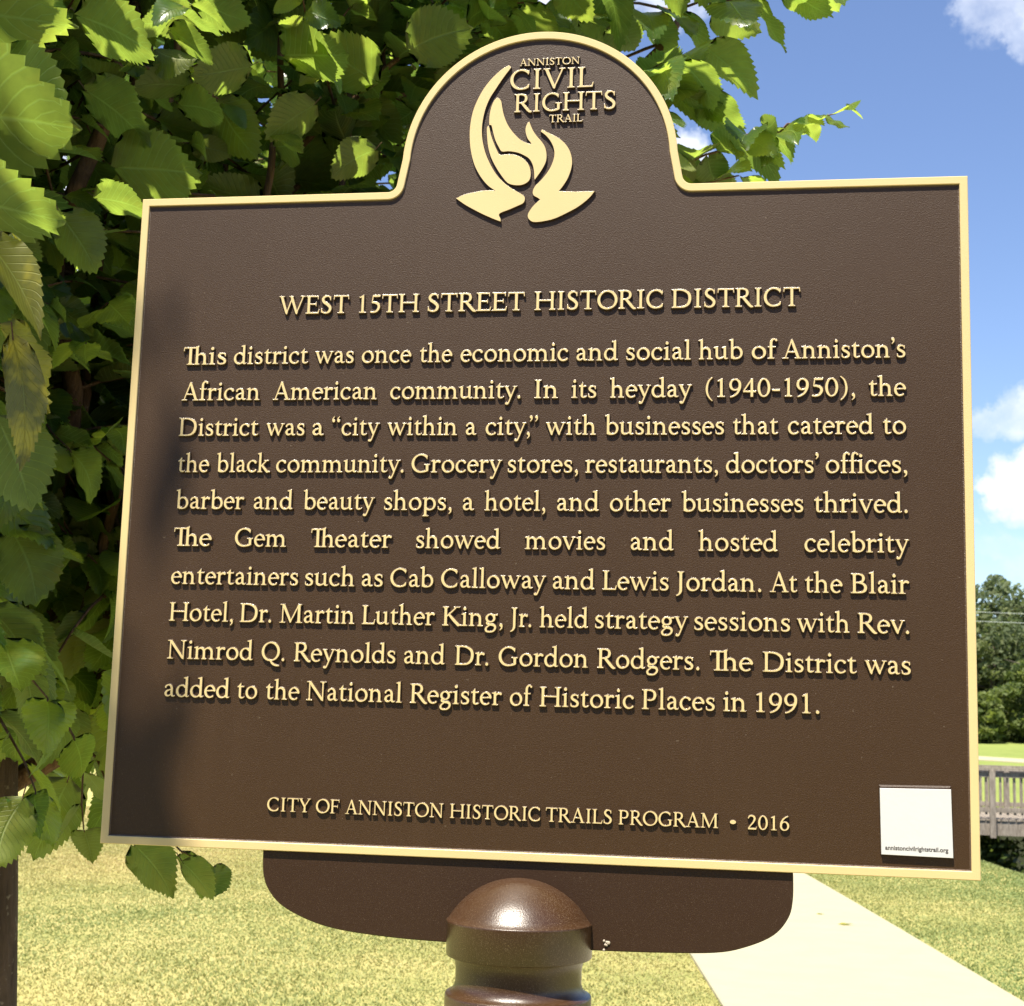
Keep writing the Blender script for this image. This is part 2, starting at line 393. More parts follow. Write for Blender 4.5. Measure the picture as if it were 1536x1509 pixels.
# figures
g('0', 465).ring(232, 318, 166, 304, 88, 40, 0, 360, 6)
g('1', 465).stem(240, 20, 600, 86).foot(240, 82, 82, 0, 86, 1).poly((196, 560), (282, 600), (282, 652), (262, 652)).poly((110, 566), (116, 542), (230, 560), (262, 652))
g('2', 465).st((60, 500, 44), (108, 592, 58), (210, 618, 66), (312, 570, 86), (334, 460, 86), (270, 320, 66), (160, 180, 54), (62, 44, 46)).st((50, 36, 72), (390, 36, 76)).poly((370, 2), (400, 2), (432, 130), (404, 130))
g('4', 465).stem(306, 0, 630, 82).st((300, 620, 50), (40, 196, 48)).st((24, 186, 56), (440, 186, 56))
g('5', 465).st((152, 600, 70), (412, 606, 72)).st((150, 620, 40), (124, 360, 40)).st((120, 366, 52), (220, 364, 70), (342, 310, 90), (372, 190, 90), (300, 64, 72), (190, 18, 50), (70, 26, 52)).poly((402, 642), (432, 642), (410, 572), (390, 572))
g('6', 465).ring(236, 204, 158, 186, 86, 40, 0, 360, 10).st((84, 210, 84), (92, 340, 86), (170, 500, 66), (290, 600, 50), (396, 642, 36))
g('9', 465).ring(228, 426, 156, 186, 86, 40, 0, 360, 10).st((380, 430, 84), (372, 310, 86), (300, 140, 66), (180, 36, 50), (66, -8, 36))
# marks
g('.', 230).disc(114, 44, 54)
g(',', 230).disc(112, 46, 54).st((142, 30, 56), (134, -50, 46), (72, -128, 22))
g('-', 325).st((40, 226, 62), (286, 226, 62))
g('(', 346).st((294, 694, 34), (170, 560, 56), (110, 330, 74), (128, 120, 66), (200, -30, 48), (294, -132, 32))
g(')', 346).st((52, 694, 34), (176, 560, 56), (236, 330, 74), (218, 120, 66), (146, -30, 48), (52, -132, 32))
g('\u2019', 215).disc(100, 636, 54).st((130, 620, 54), (122, 552, 44), (62, 474, 22))
q = g('\u201d', 410); [q.disc(x+100, 636, 54).st((x+130, 620, 54), (x+122, 552, 44), (x+62, 474, 22)) for x in (0, 190)]
q = g('\u201c', 410); [q.disc(x+110, 528, 54).st((x+80, 544, 54), (x+88, 612, 44), (x+148, 690, 22)) for x in (0, 190)]
g('\u2022', 380).disc(190, 300, 92)
# the T-h ligature of the body text
q = g('\u00de', 846); q.stem(254, 20, 630, 92).foot(254, 70, 70, 0, 92, 1).st((30, 624, 46), (500, 628, 46)).poly((32, 646), (62, 646), (46, 500), (18, 500))
q.stem(470, 20, 640).st((430, 640, 60), (490, 660, 60), (512, 690, 30)).st((470, 300, 46), (534, 372, 44), (610, 398, 66), (694, 360, 86), (726, 270, 84), (728, 20, 84)).foot(470, 58, 48).foot(728, 48, 62)

def glyph_loops(q, step=6.0, grow=-3.0):
    """outline loops of the union of a glyph's strokes (zero level of a distance field)"""
    P = np.vstack(q.polys)
    lo, hi = P.min(0)-30, P.max(0)+30
    nx, ny = (np.ceil((hi-lo)/step)+1).astype(int)
    F = np.full((ny, nx), -25.0)
    for p in q.polys:
        a = np.maximum(np.floor((p.min(0)-lo-20)/step).astype(int), 0)
        b = np.minimum(np.ceil((p.max(0)-lo+20)/step).astype(int)+1, (nx, ny))
        X, Y = np.meshgrid(lo[0]+step*np.arange(a[0], b[0]), lo[1]+step*np.arange(a[1], b[1]))
        d = np.full(X.shape, 1e9)
        for (x0, y0), (x1, y1) in zip(p, np.roll(p, -1, 0)):
            l = math.hypot(x1-x0, y1-y0)
            if l > 1e-6:
                d = np.minimum(d, ((x1-x0)*(Y-y0)-(y1-y0)*(X-x0))/l)
        v = F[a[1]:b[1], a[0]:b[0]]
        np.maximum(v, d, out=v)
    F = np.clip(F+grow, -25, 25)
    K = np.array([.25, .5, .25])
    for ax in (0, 1):
        Fp = np.pad(F, [(1, 1) if k == ax else (0, 0) for k in (0, 1)], mode='edge')
        F = sum(K[k]*(Fp[k:k+F.shape[0], :] if ax == 0 else Fp[:, k:k+F.shape[1]]) for k in range(3))
    S = F > 0
    code = S[:-1, :-1]*1+S[:-1, 1:]*2+S[1:, 1:]*4+S[1:, :-1]*8
    seg = {1: [(3, 0)], 2: [(0, 1)], 3: [(3, 1)], 4: [(1, 2)], 5: [(3, 2), (1, 0)], 6: [(0, 2)], 7: [(3, 2)], 8: [(2, 3)],
           9: [(2, 0)], 10: [(0, 3), (2, 1)], 11: [(2, 1)], 12: [(1, 3)], 13: [(1, 0)], 14: [(0, 3)]}
    nxt, pos = {}, {}
    for j, i in zip(*np.nonzero((code > 0) & (code < 15))):
        def key(e):
            k = ((j, i, 0), (j, i+1, 1), (j+1, i, 0), (j, i, 1))[e]
            if k not in pos:
                y, x, o = k
                f0 = F[y, x]; f1 = F[y+1, x] if o else F[y, x+1]
                t = f0/(f0-f1)
                pos[k] = (lo[0]+step*(x+(0 if o else t)), lo[1]+step*(y+(t if o else 0)))
            return k
        for e0, e1 in seg[code[j, i]]:
            nxt[key(e0)] = key(e1)
    loops = []
    while nxt:
        k0, k = next(iter(nxt.items()))
        lp = [k0]
        del nxt[k0]
        while k != k0 and k in nxt:
            lp.append(k)
            k = nxt.pop(k)
        pts = np.array([pos[k] for k in lp])
        if len(pts) > 8:
            loops.append(simplify(pts, 1.6))
    return loops

def simplify(p, eps):
    keep = np.zeros(len(p), bool)
    far = int(np.argmax(((p-p[0])**2).sum(1)))
    keep[[0, far]] = True
    q = np.vstack([p, p[:1]])
    stack = [(0, far), (far, len(p))]
    while stack:
        a, b = stack.pop()
        if b-a < 2: continue
        d = q[b]-q[a]
        l = math.hypot(*d)+1e-9
        dist = np.abs(d[0]*(q[a+1:b, 1]-q[a, 1])-d[1]*(q[a+1:b, 0]-q[a, 0]))/l
        k = int(np.argmax(dist))
        if dist[k] > eps:
            keep[a+1+k] = True
            stack += [(a, a+1+k), (a+1+k, b)]
    return p[keep]

KERN = {'AT': -60, 'To': -60, 'AV': -70, 'RT': -20, 'TR': 0, 'LA': 0, 'Jo': -10, 'Ne': 0, 'r.': -40, 'y.': -40, 'y,': -40, 'v.': -40, 'd.': 0, 'LT': -50, 'Pl': 0, 'ev': -8, 'we': -8, 'ay': -14, 'wa': -12, ',\u201d': -130, 'n\u2019': -30, 's\u2019': -20, '\u2019s': -30, 'F ': 0, 'L ': 0, 'At': -10, 'TY': -10, 'IT': 0, 'ff': -20, 'fi': -30}
LOOPS = {}
def word_loops(w, track=0):
    """(width, loops) of a word, from the left edge of its first letter's ink"""
    x, prev, place = 0, '', []
    for ch in w.replace('Th', '\u00de'):
        if ch not in LOOPS:
            LOOPS[ch] = glyph_loops(FONT[ch])
        x += KERN.get(prev+ch, 0)
        place.append((ch, x))
        x += FONT[ch].adv+track
        prev = ch
    # letters that touch are outlined together, so that no two outlines cross
    runs = [[place[0]]]
    for p in place[1:]:
        c0, x0 = runs[-1][-1]
        edge = max(l[:, 0].max() for l in LOOPS[c0])+x0
        if p[1]+min(l[:, 0].min() for l in LOOPS[p[0]]) < edge+14: runs[-1].append(p)
        else: runs.append([p])
    out = []
    for r in runs:
        x0 = r[0][1]
        k = ''.join(c for c, _ in r)
        if k not in LOOPS:
            q = G(0)
            q.polys = [p+np.array([xx-x0, 0]) for c, xx in r for p in FONT[c].polys]
            LOOPS[k] = glyph_loops(q)
        out.append([l+np.array([x0, 0]) for l in LOOPS[k]])
    a = min(l[:, 0].min() for r in out for l in r); b = max(l[:, 0].max() for r in out for l in r)
    return b-a, [[l-np.array([a, 0]) for l in r] for r in out]
# ---------------------------------------------------------------- end of lettering
TEXT_ROWS = [
    (0.0275, 0.5118, [('WEST', -0.252, -0.1818), ('15TH', -0.1713, -0.1124), ('STREET', -0.1033, -0.0094), ('HISTORIC', 0.0003, 0.1219), ('DISTRICT', 0.1301, 0.2484)]),
    (0.027, 0.462, [('This', -0.3469, -0.303), ('district', -0.2951, -0.2203), ('was', -0.213, -0.1747), ('once', -0.1665, -0.1178), ('the', -0.1093, -0.0778), ('economic', -0.0697, 0.0333), ('and', 0.0415, 0.0802), ('social', 0.0884, 0.1482), ('hub', 0.1556, 0.196), ('of', 0.2044, 0.2276), ('Anniston’s', 0.2324, 0.3423)]),
    (0.027, 0.4262, [('African', -0.3463, -0.2672), ('American', -0.2537, -0.1505), ('community.', -0.137, -0.0111), ('In', 0.0025, 0.0244), ('its', 0.0375, 0.0607), ('heyday', 0.0736, 0.1497), ('(1940-1950),', 0.1624, 0.2974), ('the', 0.31, 0.3425)]),
    (0.027, 0.391, [('District', -0.347, -0.2666), ('was', -0.2585, -0.2203), ('a', -0.2122, -0.2012), ('“city', -0.193, -0.1464), ('within', -0.1383, -0.071), ('a', -0.0622, -0.0522), ('city,”', -0.0432, 0.0063), ('with', 0.0141, 0.061), ('businesses', 0.0696, 0.1793), ('that', 0.1878, 0.2283), ('catered', 0.2373, 0.3132), ('to', 0.3221, 0.3421)]),
    (0.027, 0.3551, [('the', -0.3455, -0.3141), ('black', -0.3065, -0.2529), ('community.', -0.2466, -0.1212), ('Grocery', -0.1135, -0.0268), ('stores,', -0.021, 0.045), ('restaurants,', 0.0519, 0.174), ('doctors’', 0.1814, 0.2646), ('offices,', 0.271, 0.3427)]),
    (0.027, 0.3191, [('barber', -0.3455, -0.2769), ('and', -0.2669, -0.2284), ('beauty', -0.2179, -0.1481), ('shops,', -0.1385, -0.0736), ('a', -0.0627, -0.0522), ('hotel,', -0.0422, 0.0152), ('and', 0.0264, 0.065), ('other', 0.0755, 0.1312), ('businesses', 0.1415, 0.2508), ('thrived.', 0.2608, 0.3427)]),
    (0.027, 0.2831, [('The', -0.3454, -0.3073), ('Gem', -0.2839, -0.2333), ('Theater', -0.2085, -0.13), ('showed', -0.1062, -0.0266), ('movies', -0.0029, 0.0716), ('and', 0.0954, 0.1341), ('hosted', 0.1571, 0.2279), ('celebrity', 0.252, 0.3436)]),
    (0.027, 0.2463, [('entertainers', -0.3456, -0.2195), ('such', -0.2124, -0.1645), ('as', -0.1571, -0.1371), ('Cab', -0.1297, -0.0887), ('Calloway', -0.0811, 0.0175), ('and', 0.0241, 0.0625), ('Lewis', 0.07, 0.1302), ('Jordan.', 0.1373, 0.2135), ('At', 0.2213, 0.2454), ('the', 0.2525, 0.2852), ('Blair', 0.2927, 0.3432)]),
    (0.027, 0.2109, [('Hotel,', -0.3453, -0.2817), ('Dr.', -0.2748, -0.2439), ('Martin', -0.2357, -0.163), ('Luther', -0.1556, -0.086), ('King,', -0.0786, -0.0219), ('Jr.', -0.0146, 0.0048), ('held', 0.0125, 0.0572), ('strategy', 0.0639, 0.1482), ('sessions', 0.154, 0.239), ('with', 0.2453, 0.291), ('Rev.', 0.2985, 0.3427)]),
    (0.027, 0.1749, [('Nimrod', -0.345, -0.2603), ('Q.', -0.2514, -0.2291), ('Reynolds', -0.2198, -0.1221), ('and', -0.1135, -0.0753), ('Dr.', -0.0655, -0.0343), ('Gordon', -0.0246, 0.0578), ('Rodgers.', 0.0665, 0.1587), ('The', 0.1682, 0.2064), ('District', 0.2153, 0.297), ('was', 0.3043, 0.3436)]),
    (0.027, 0.1389, [('added', -0.3453, -0.2812), ('to', -0.2733, -0.254), ('the', -0.2452, -0.2128), ('National', -0.2059, -0.1146), ('Register', -0.1067, -0.0208), ('of', -0.0131, 0.0072), ('Historic', 0.0144, 0.1001), ('Places', 0.1076, 0.1726), ('in', 0.1803, 0.2003), ('1991.', 0.2097, 0.2645)]),
    (0.0192, 0.0362, [('CITY', -0.2385, -0.1968), ('OF', -0.1917, -0.1696), ('ANNISTON', -0.1638, -0.0717), ('HISTORIC', -0.0655, 0.0172), ('TRAILS', 0.0225, 0.082), ('PROGRAM', 0.0882, 0.1763), ('•', 0.1867, 0.192), ('2016', 0.2025, 0.2382)])]
# ------------------------------------------------------------------ materials
def mat_brown(name, pebble, rough, base=(.066, .038, .022), spec=.5, flake=.15, streak=0.0):
    m = Mat(name)
    n1 = m.noise(820, 3, .6); n2 = m.noise(4, 5, .6); n3 = m.noise(2200, 1, .5)
    c = m.mix(m.math('MULTIPLY', n2, .5), base, tuple(x*1.25 for x in base))
    c = m.mix(m.math('MULTIPLY', m.math('SUBTRACT', n3, .66, True), flake*20, True), c, (.30, .22, .15))
    if streak:                       # faint pale run-off marks down the face
        mp = m.node('ShaderNodeMapping', {'Vector': m.coord(), 'Scale': (38, 38, 2.2)}).outputs[0]
        sk = m.math('MULTIPLY', m.math('SUBTRACT', m.noise(1.0, 5, .6, mp), .56, True), 5, True)
        c = m.mix(m.math('MULTIPLY', sk, streak*.35), c, (.14, .085, .045))
    # pale settled dust in small specks
    d = m.math('MULTIPLY', m.math('SUBTRACT', m.noise(300, 2, .5), .73, True), 6, True)
    c = m.mix(m.math('MULTIPLY', d, .5), c, (.35, .28, .2))
    m.b(base=c, rough=m.math('ADD', rough-.05, m.math('MULTIPLY', n2, .1)), spec=spec, normal=m.bump(n1, pebble, .0012))
    return m.m
M_PANEL = mat_brown('sandblasted_brown_paint', .36, .48, (.0365, .0150, .0008), .48, streak=.12)
M_PLATE = mat_brown('satin_brown_paint', .20, .48, (.028, .0115, .003), .42)
M_POST = mat_brown('gloss_brown_paint', .20, .31, (.042, .0185, .0065), .60, 1.2)
M_SIDE = mat_brown('letter_side_brown', .35, .26, (.060, .032, .012), 1.0)
M_FILLET = mat_brown('rim_fillet_brown', .9, .42, (.070, .036, .014), .7)
def mat_gold():
    m = Mat('gold_paint')
    n = m.noise(900, 2, .5); w = m.noise(7, 5, .6)
    m.b(base=m.mix(w, (.62, .475, .215), (.70, .54, .26)), rough=.34, spec=.7, normal=m.bump(n, .16, .0008))
    return m.m
M_GOLD = mat_gold()
def mat_plain(name, col, rough=.5, var=.12, scale=30, spec=.4, bump=.1, dist=.001):
    m = Mat(name)
    n = m.noise(scale, 5, .6)
    m.b(base=m.mix(n, tuple(c*(1-var) for c in col), tuple(min(1, c*(1+var)) for c in col)), rough=rough, spec=spec, normal=m.bump(m.noise(scale*8, 3), bump, dist))
    return m.m
M_WHITE = mat_plain('white_laminate', (.60, .595, .57), .35, .04)
M_INK = mat_plain('grey_brown_ink', (.085, .075, .065), .5, .05)
M_WIRE = mat_plain('bare_cable', (.35, .38, .38), .5, .1)
def mat_bark(name, a, b, scale=1.0):
    m = Mat(name)
    mp = m.node('ShaderNodeMapping', {'Vector': m.coord(), 'Scale': (22*scale, 22*scale, 5*scale)}).outputs[0]
    n = m.noise(2.0, 8, .68, mp, .6)
    sp = m.math('MULTIPLY', m.math('SUBTRACT', m.noise(90, 3, .5), .62, True), 5, True)
    c = m.ramp(n, [(.25, a), (.55, b), (.8, tuple(x*1.5 for x in b))])
    c = m.mix(sp, c, (.32, .27, .2))
    m.b(base=c, rough=.8, spec=.2, normal=m.bump(n, .7, .01))
    return m.m
M_BARK = mat_bark('grey_brown_bark', (.035, .022, .016), (.10, .065, .046))
M_TWIG = mat_bark('reddish_twig_bark', (.07, .038, .022), (.17, .095, .055), 2.5)
M_FARBARK = mat_bark('far_bark', (.04, .03, .025), (.11, .09, .07), .2)
def mat_wood():
    m = Mat('weathered_timber')
    mp = m.node('ShaderNodeMapping', {'Vector': m.coord(), 'Scale': (6, 6, 1.2)}).outputs[0]
    n = m.noise(6, 6, .65, mp)
    m.b(base=m.ramp(n, [(.3, (.15, .125, .10)), (.6, (.29, .25, .205)), (.85, (.40, .35, .29))]), rough=.85, spec=.15, normal=m.bump(n, .4, .01))
    return m.m
M_WOOD = mat_wood()
def mat_leaf(name, top, under, trans, tw=.5, vein=True, yellow=0.0, rough=.27):
    """two-sided leaf: glossy green face, paler matt underside, light passes through; pinnate veins from the leaf's own uv"""
    m = Mat(name)
    m.n.remove(m.p)
    tint = m.node('ShaderNodeAttribute', attribute_name='tint').outputs['Fac']
    uv = m.node('ShaderNodeUVMap', uv_map='UVMap').outputs[0]
    s = m.node('ShaderNodeSeparateXYZ', {'Vector': uv})
    u = m.math('ABSOLUTE', m.math('SUBTRACT', m.math('MULTIPLY', s.outputs[0], 2.0), 1.0))
    v = s.outputs[1]
    k = m.math('FRACT', m.math('MULTIPLY', m.math('SUBTRACT', v, m.math('MULTIPLY', u, .24)), 11.5))
    side = m.math('SUBTRACT', 1.0, m.math('MULTIPLY', m.math('ABSOLUTE', m.math('SUBTRACT', k, .5)), 10.0), True)
    mid = m.math('SUBTRACT', 1.0, m.math('DIVIDE', u, .06), True)
    ve = m.math('MAXIMUM', m.math('MULTIPLY', side, .75), mid)
    n = m.noise(60, 4, .6)
    dk = m.math('ADD', .72, m.math('MULTIPLY', n, .5))
    def shade(c):
        lo = tuple(x*.62 for x in c); hi = tuple(min(1, x*1.35) for x in c)
        hi = (hi[0]*1.25, hi[1], hi[2]*.8)
        q = m.mix(tint, lo, hi)
        return m.mix(1.0, q, m.node('ShaderNodeCombineColor', {0: dk, 1: dk, 2: dk}).outputs[0], 'MULTIPLY')
    ct, cu, cx = shade(top), shade(under), shade(trans)
    if vein:
        vf = m.math('MULTIPLY', ve, .75)
        ct = m.mix(vf, ct, (.16, .22, .07)); cu = m.mix(vf, cu, (.34, .38, .18)); cx = m.mix(m.math('MULTIPLY', ve, .5), cx, tuple(min(1, x*1.6) for x in trans))
    if yellow:
        yn = m.math('MULTIPLY', m.math('SUBTRACT', m.noise(26, 3, .6), .50, True), 9*yellow, True)
        yc = (.36, .21, .05) if yellow > .8 else (.46, .40, .05)
        ct = m.mix(yn, ct, yc); cu = m.mix(yn, cu, yc); cx = m.mix(yn, cx, tuple(x*1.2 for x in yc))
    bf = m.node('ShaderNodeNewGeometry').outputs['Backfacing']
    base = m.mix(bf, ct, cu)
    bump = m.bump(ve, .8, .002) if vein else None
    p = m.node('ShaderNodeBsdfPrincipled', {'Base Color': base, 'Specular IOR Level': .5})
    m.set(p.inputs['Roughness'], m.math('ADD', rough, m.math('MULTIPLY', bf, .30)))
    t = m.node('ShaderNodeBsdfTranslucent', {'Color': cx})
    if bump is not None:
        m.set(p.inputs['Normal'], bump)
    ms = m.node('ShaderNodeMixShader', {'Fac': tw, 1: p.outputs[0], 2: t.outputs[0]})
    m.l.new(ms.outputs[0], m.o.inputs['Surface'])
    return m.m
M_LEAF = mat_leaf('elm_leaf', (.028, .080, .028), (.132, .176, .060), (.33, .54, .080), .48, True, .10)
M_LEAF_Y = mat_leaf('yellowing_elm_leaf', (.07, .11, .025), (.14, .16, .05), (.50, .55, .06), .5, True, .5)
M_LEAF_B = mat_leaf('browned_elm_leaf', (.09, .11, .03), (.17, .18, .06), (.30, .34, .07), .4, True, .75)
M_FARLEAF = mat_leaf('far_foliage', (.105, .15, .075), (.12, .16, .085), (.24, .35, .12), .35, False, 0, .7)  # paler, bluer green stands in for distance haze
M_FARLEAF2 = mat_leaf('far_bright_foliage', (.095, .145, .04), (.11, .155, .05), (.24, .36, .07), .38, False, 0, .7)
M_WEED = mat_leaf('ditch_weed_leaf', (.06, .10, .025), (.07, .11, .03), (.18, .28, .05), .35, False)
def mat_grass():
    m = Mat('grass_blade')
    m.n.remove(m.p)
    tint = m.node('ShaderNodeAttribute', attribute_name='tint').outputs['Fac']
    c = m.ramp(tint, [(0, (.20, .26, .085)), (.40, (.31, .33, .115)), (.7, (.44, .38, .15)), (1, (.52, .40, .19))])
    d = m.node('ShaderNodeBsdfPrincipled', {'Base Color': c, 'Roughness': .55, 'Specular IOR Level': .3})
    t = m.node('ShaderNodeBsdfTranslucent', {'Color': c})
    ms = m.node('ShaderNodeMixShader', {'Fac': .35, 1: d.outputs[0], 2: t.outputs[0]})
    m.l.new(ms.outputs[0], m.o.inputs['Surface'])
    return m.m
M_GRASS = mat_grass()
def mat_lawn():
    m = Mat('lawn_turf')
    co = m.coord('Object')
    big = m.noise(.35, 5, .6, co); mid = m.noise(2.2, 5, .65, co); fine = m.noise(28, 5, .7, co)
    f = m.math('ADD', m.math('MULTIPLY', big, .45), m.math('ADD', m.math('MULTIPLY', mid, .4), m.math('MULTIPLY', fine, .45)))
    c = m.ramp(f, [(.42, (.18, .22, .06)), (.58, (.31, .31, .10)), (.72, (.46, .40, .15)), (.9, (.52, .42, .19))])
    # the far meadow is fresher and greener
    y = m.node('ShaderNodeSeparateXYZ', {'Vector': co}).outputs[1]
    g = m.ramp(f, [(.4, (.15, .20, .05)), (.8, (.25, .29, .08))])
    c = m.mix(m.math('DIVIDE', m.math('SUBTRACT', y, 30.0), 8.0, True), c, g)
    # dark earth low in the ditch, its colour deepened to imitate shade there
    z = m.node('ShaderNodeSeparateXYZ', {'Vector': co}).outputs[2]
    c = m.mix(m.math('DIVIDE', m.math('SUBTRACT', -.12, z), .35, True), c, m.mix(mid, (.018, .020, .010), (.035, .04, .018)))
    m.b(base=c, rough=.95, spec=.1, normal=m.bump(fine, .9, .03))
    return m.m
M_LAWN = mat_lawn()
def mat_concrete():
    m = Mat('pale_concrete')
    n = m.noise(3, 6, .6); f = m.noise(120, 4, .6)
    st = m.math('MULTIPLY', m.math('SUBTRACT', m.noise(1.3, 6, .7), .58, True), 3, True)
    c = m.mix(n, (.35, .315, .205), (.41, .37, .25))
    c = m.mix(m.math('MULTIPLY', st, .6), c, (.27, .23, .145))
    c = m.mix(m.math('MULTIPLY', m.math('SUBTRACT', f, .62, True), 1.6, True), c, (.24, .21, .14))
    m.b(base=c, rough=.85, spec=.2, normal=m.bump(f, .25, .004))
    return m.m
M_CONC = mat_concrete()
def mat_asphalt():
    m = Mat('worn_asphalt')
    n = m.noise(2, 6, .6); f = m.noise(160, 4, .7)
    m.b(base=m.mix(n, (.040, .040, .041), (.062, .060, .058)), rough=.9, spec=.25, normal=m.bump(f, .5, .006))
    return m.m
M_ASPH = mat_asphalt()
# ------------------------------------------------------------------ the marker
# local frame of the marker: x right, y back, z up from the lower edge of the panel
marker = thing('historic_marker', 'dark brown marker with arched top, gold rim and raised gold lettering on a post', 'historical marker')
PANEL_Y, BACK_Y, POST_Y = 0.0024, 0.0110, 0.0090
def arc(cx, cz, r, a0, a1, n):
    return [(cx+r*math.cos(R(a)), cz+r*math.sin(R(a))) for a in np.linspace(a0, a1, n)]
def outline():
    p = [(-.4, .0004), (.4, .0004), (.4, .6329)]
    # right shoulder, fillet, arch, fillet, left shoulder
    p += [(.275, .6331)]+arc(.1478, .6424, .0092, 270, 187, 9)
    p += arc(0, .6585, .1342, 3.5, 176.5, 61)
    p += arc(-.1478, .6424, .0092, -7, -90, 9)+[(-.275, .6331)]
    p += [(-.4, .6331)]
    return np.array(p)
def inset(p, w):
    a, b, c = np.roll(p, 1, 0), p, np.roll(p, -1, 0)
    d0, d1 = b-a, c-b
    n0 = np.c_[-d0[:, 1], d0[:, 0]]/np.linalg.norm(d0, axis=1)[:, None]
    n1 = np.c_[-d1[:, 1], d1[:, 0]]/np.linalg.norm(d1, axis=1)[:, None]
    m = n0+n1
    m /= (1+(n0*n1).sum(1))[:, None]
    return b+m*w
O = outline()
def ring_loft(loops, name, mat, parent, smooth=False, cap0=False, cap1=False, z=SIGN_Z):
    """loops: list of (2-D loop, y); lofts between successive loops"""
    n = len(loops[0][0])
    V = [(x, y, zz+z) for l, y in loops for x, zz in l]
    F = [(i*n+k, i*n+(k+1) % n, (i+1)*n+(k+1) % n, (i+1)*n+k) for i in range(len(loops)-1) for k in range(n)]
    if cap0: F.append(tuple(reversed(range(n))))
    if cap1: F.append(tuple(range((len(loops)-1)*n, len(loops)*n)))
    me = np_mesh(name, V, F, [mat])
    bmf = __import__('bmesh'); b = bmf.new(); b.from_mesh(me); bmf.ops.recalc_face_normals(b, faces=b.faces); b.to_mesh(me); b.free()
    return link(name, me, parent)
# brown casting (its front lies 4 mm behind the rim's face)
ring_loft([(inset(O, .0006), PANEL_Y), (inset(O, .0006), BACK_Y)], 'panel', M_PANEL, marker, cap0=True, cap1=True)
# gold rim: a flat band with softened edges standing on the casting
W = .0075
ring_loft([(O, .0112), (O, .0006), (inset(O, .0006), 0.0), (inset(O, W-.0006), 0.0), (inset(O, W-.0001), .0005), (inset(O, W), .0015)], 'rim', M_GOLD, marker)
ring_loft([(inset(O, W), .0015), (inset(O, W+.0005), PANEL_Y-.0004), (inset(O, W+.0010), PANEL_Y-.00012), (inset(O, W+.0018), PANEL_Y+.0004)], 'rim_fillet', M_FILLET, marker)

from mathutils.geometry import tessellate_polygon
def relief(name, groups, parent, depth=.0022, face=0.0, bev=.0008):
    """raised lettering: groups of 2-D loops (x, z in metres) with a gold face and dark chamfered, drafted sides"""
    V, F, MI = [], [], []
    def area(l): return (l[:, 0]*np.roll(l[:, 1], -1)-l[:, 1]*np.roll(l[:, 0], -1)).sum()
    def inside(p, l):
        a, c = l, np.roll(l, -1, 0)
        k = (a[:, 1] > p[1]) != (c[:, 1] > p[1])
        return (a[k, 0]+(p[1]-a[k, 1])/(c[k, 1]-a[k, 1])*(c[k, 0]-a[k, 0]) > p[0]).sum() % 2 == 1
    pieces = []                             # every outline with the counters inside it
    for loops in groups:
        sgn = np.sign(area(max(loops, key=lambda l: abs(area(l)))))
        outer = [l for l in loops if area(l)*sgn > 0]
        for o_ in outer:
            pieces.append([o_]+[h for h in loops if area(h)*sgn < 0 and inside(h[0], o_)])
    for loops in pieces:
        big = max(loops, key=lambda l: abs((l[:, 0]*np.roll(l[:, 1], -1)-l[:, 1]*np.roll(l[:, 0], -1)).sum()))
        if (big[:, 0]*np.roll(big[:, 1], -1)-big[:, 1]*np.roll(big[:, 0], -1)).sum() < 0:
            loops = [l[::-1] for l in loops]
        b = len(V)
        for l in loops: V += [(x, face, z+SIGN_Z) for x, z in l]
        pts = [[Vector((x, z, 0)) for x, z in l] for l in loops]
        flat = [p for l in pts for p in l]
        for t in tessellate_polygon(pts):
            a, c, d = (flat[q] for q in t)
            if (c-a).cross(d-a).z < 0: t = t[::-1]
            F.append(tuple(b+q for q in t)); MI.append(0)
        o = b
        for l in loops:
            n = len(l)
            e = np.roll(l, -1, 0)-l
            e /= np.linalg.norm(e, axis=1)[:, None]+1e-12
            n1 = np.c_[e[:, 1], -e[:, 0]]; n0 = np.roll(n1, 1, 0)
            m = n0+n1
            m /= np.maximum(np.linalg.norm(m, axis=1), .15)[:, None]
            m /= np.maximum((m*n1).sum(1), .72)[:, None]
            prev = list(range(o, o+n))
            for w_, y_ in ((.50, .20), (.85, .70), (1.05, (depth+.0006)/bev)):
                q = l+m*(w_*bev)
                k = len(V)
                V += [(x, face+y_*bev, z+SIGN_Z) for x, z in q]
                for a in range(n):
                    F.append((prev[a], k+a, k+(a+1) % n, prev[(a+1) % n])); MI.append(1)
                prev = list(range(k, k+n))
            o += n
    me = np_mesh(name, V, F, [M_GOLD, M_SIDE], mat_idx=MI)
    return link(name, me, parent)
def row_loops(em, z, words):
    L = []
    for w, a, b in words:
        wd, lp = word_loops(w)
        L += [[np.c_[a+l[:, 0]*(b-a)/wd, z+l[:, 1]*em/1000] for l in run] for run in lp]
    return L
for i, (em, z, words) in enumerate(TEXT_ROWS):
    nm = 'title_lettering' if i == 0 else 'footer_lettering' if i == len(TEXT_ROWS)-1 else 'text_line'
    relief(nm, row_loops(em, z, words), marker, bev=.0005 if i == len(TEXT_ROWS)-1 else .0008)
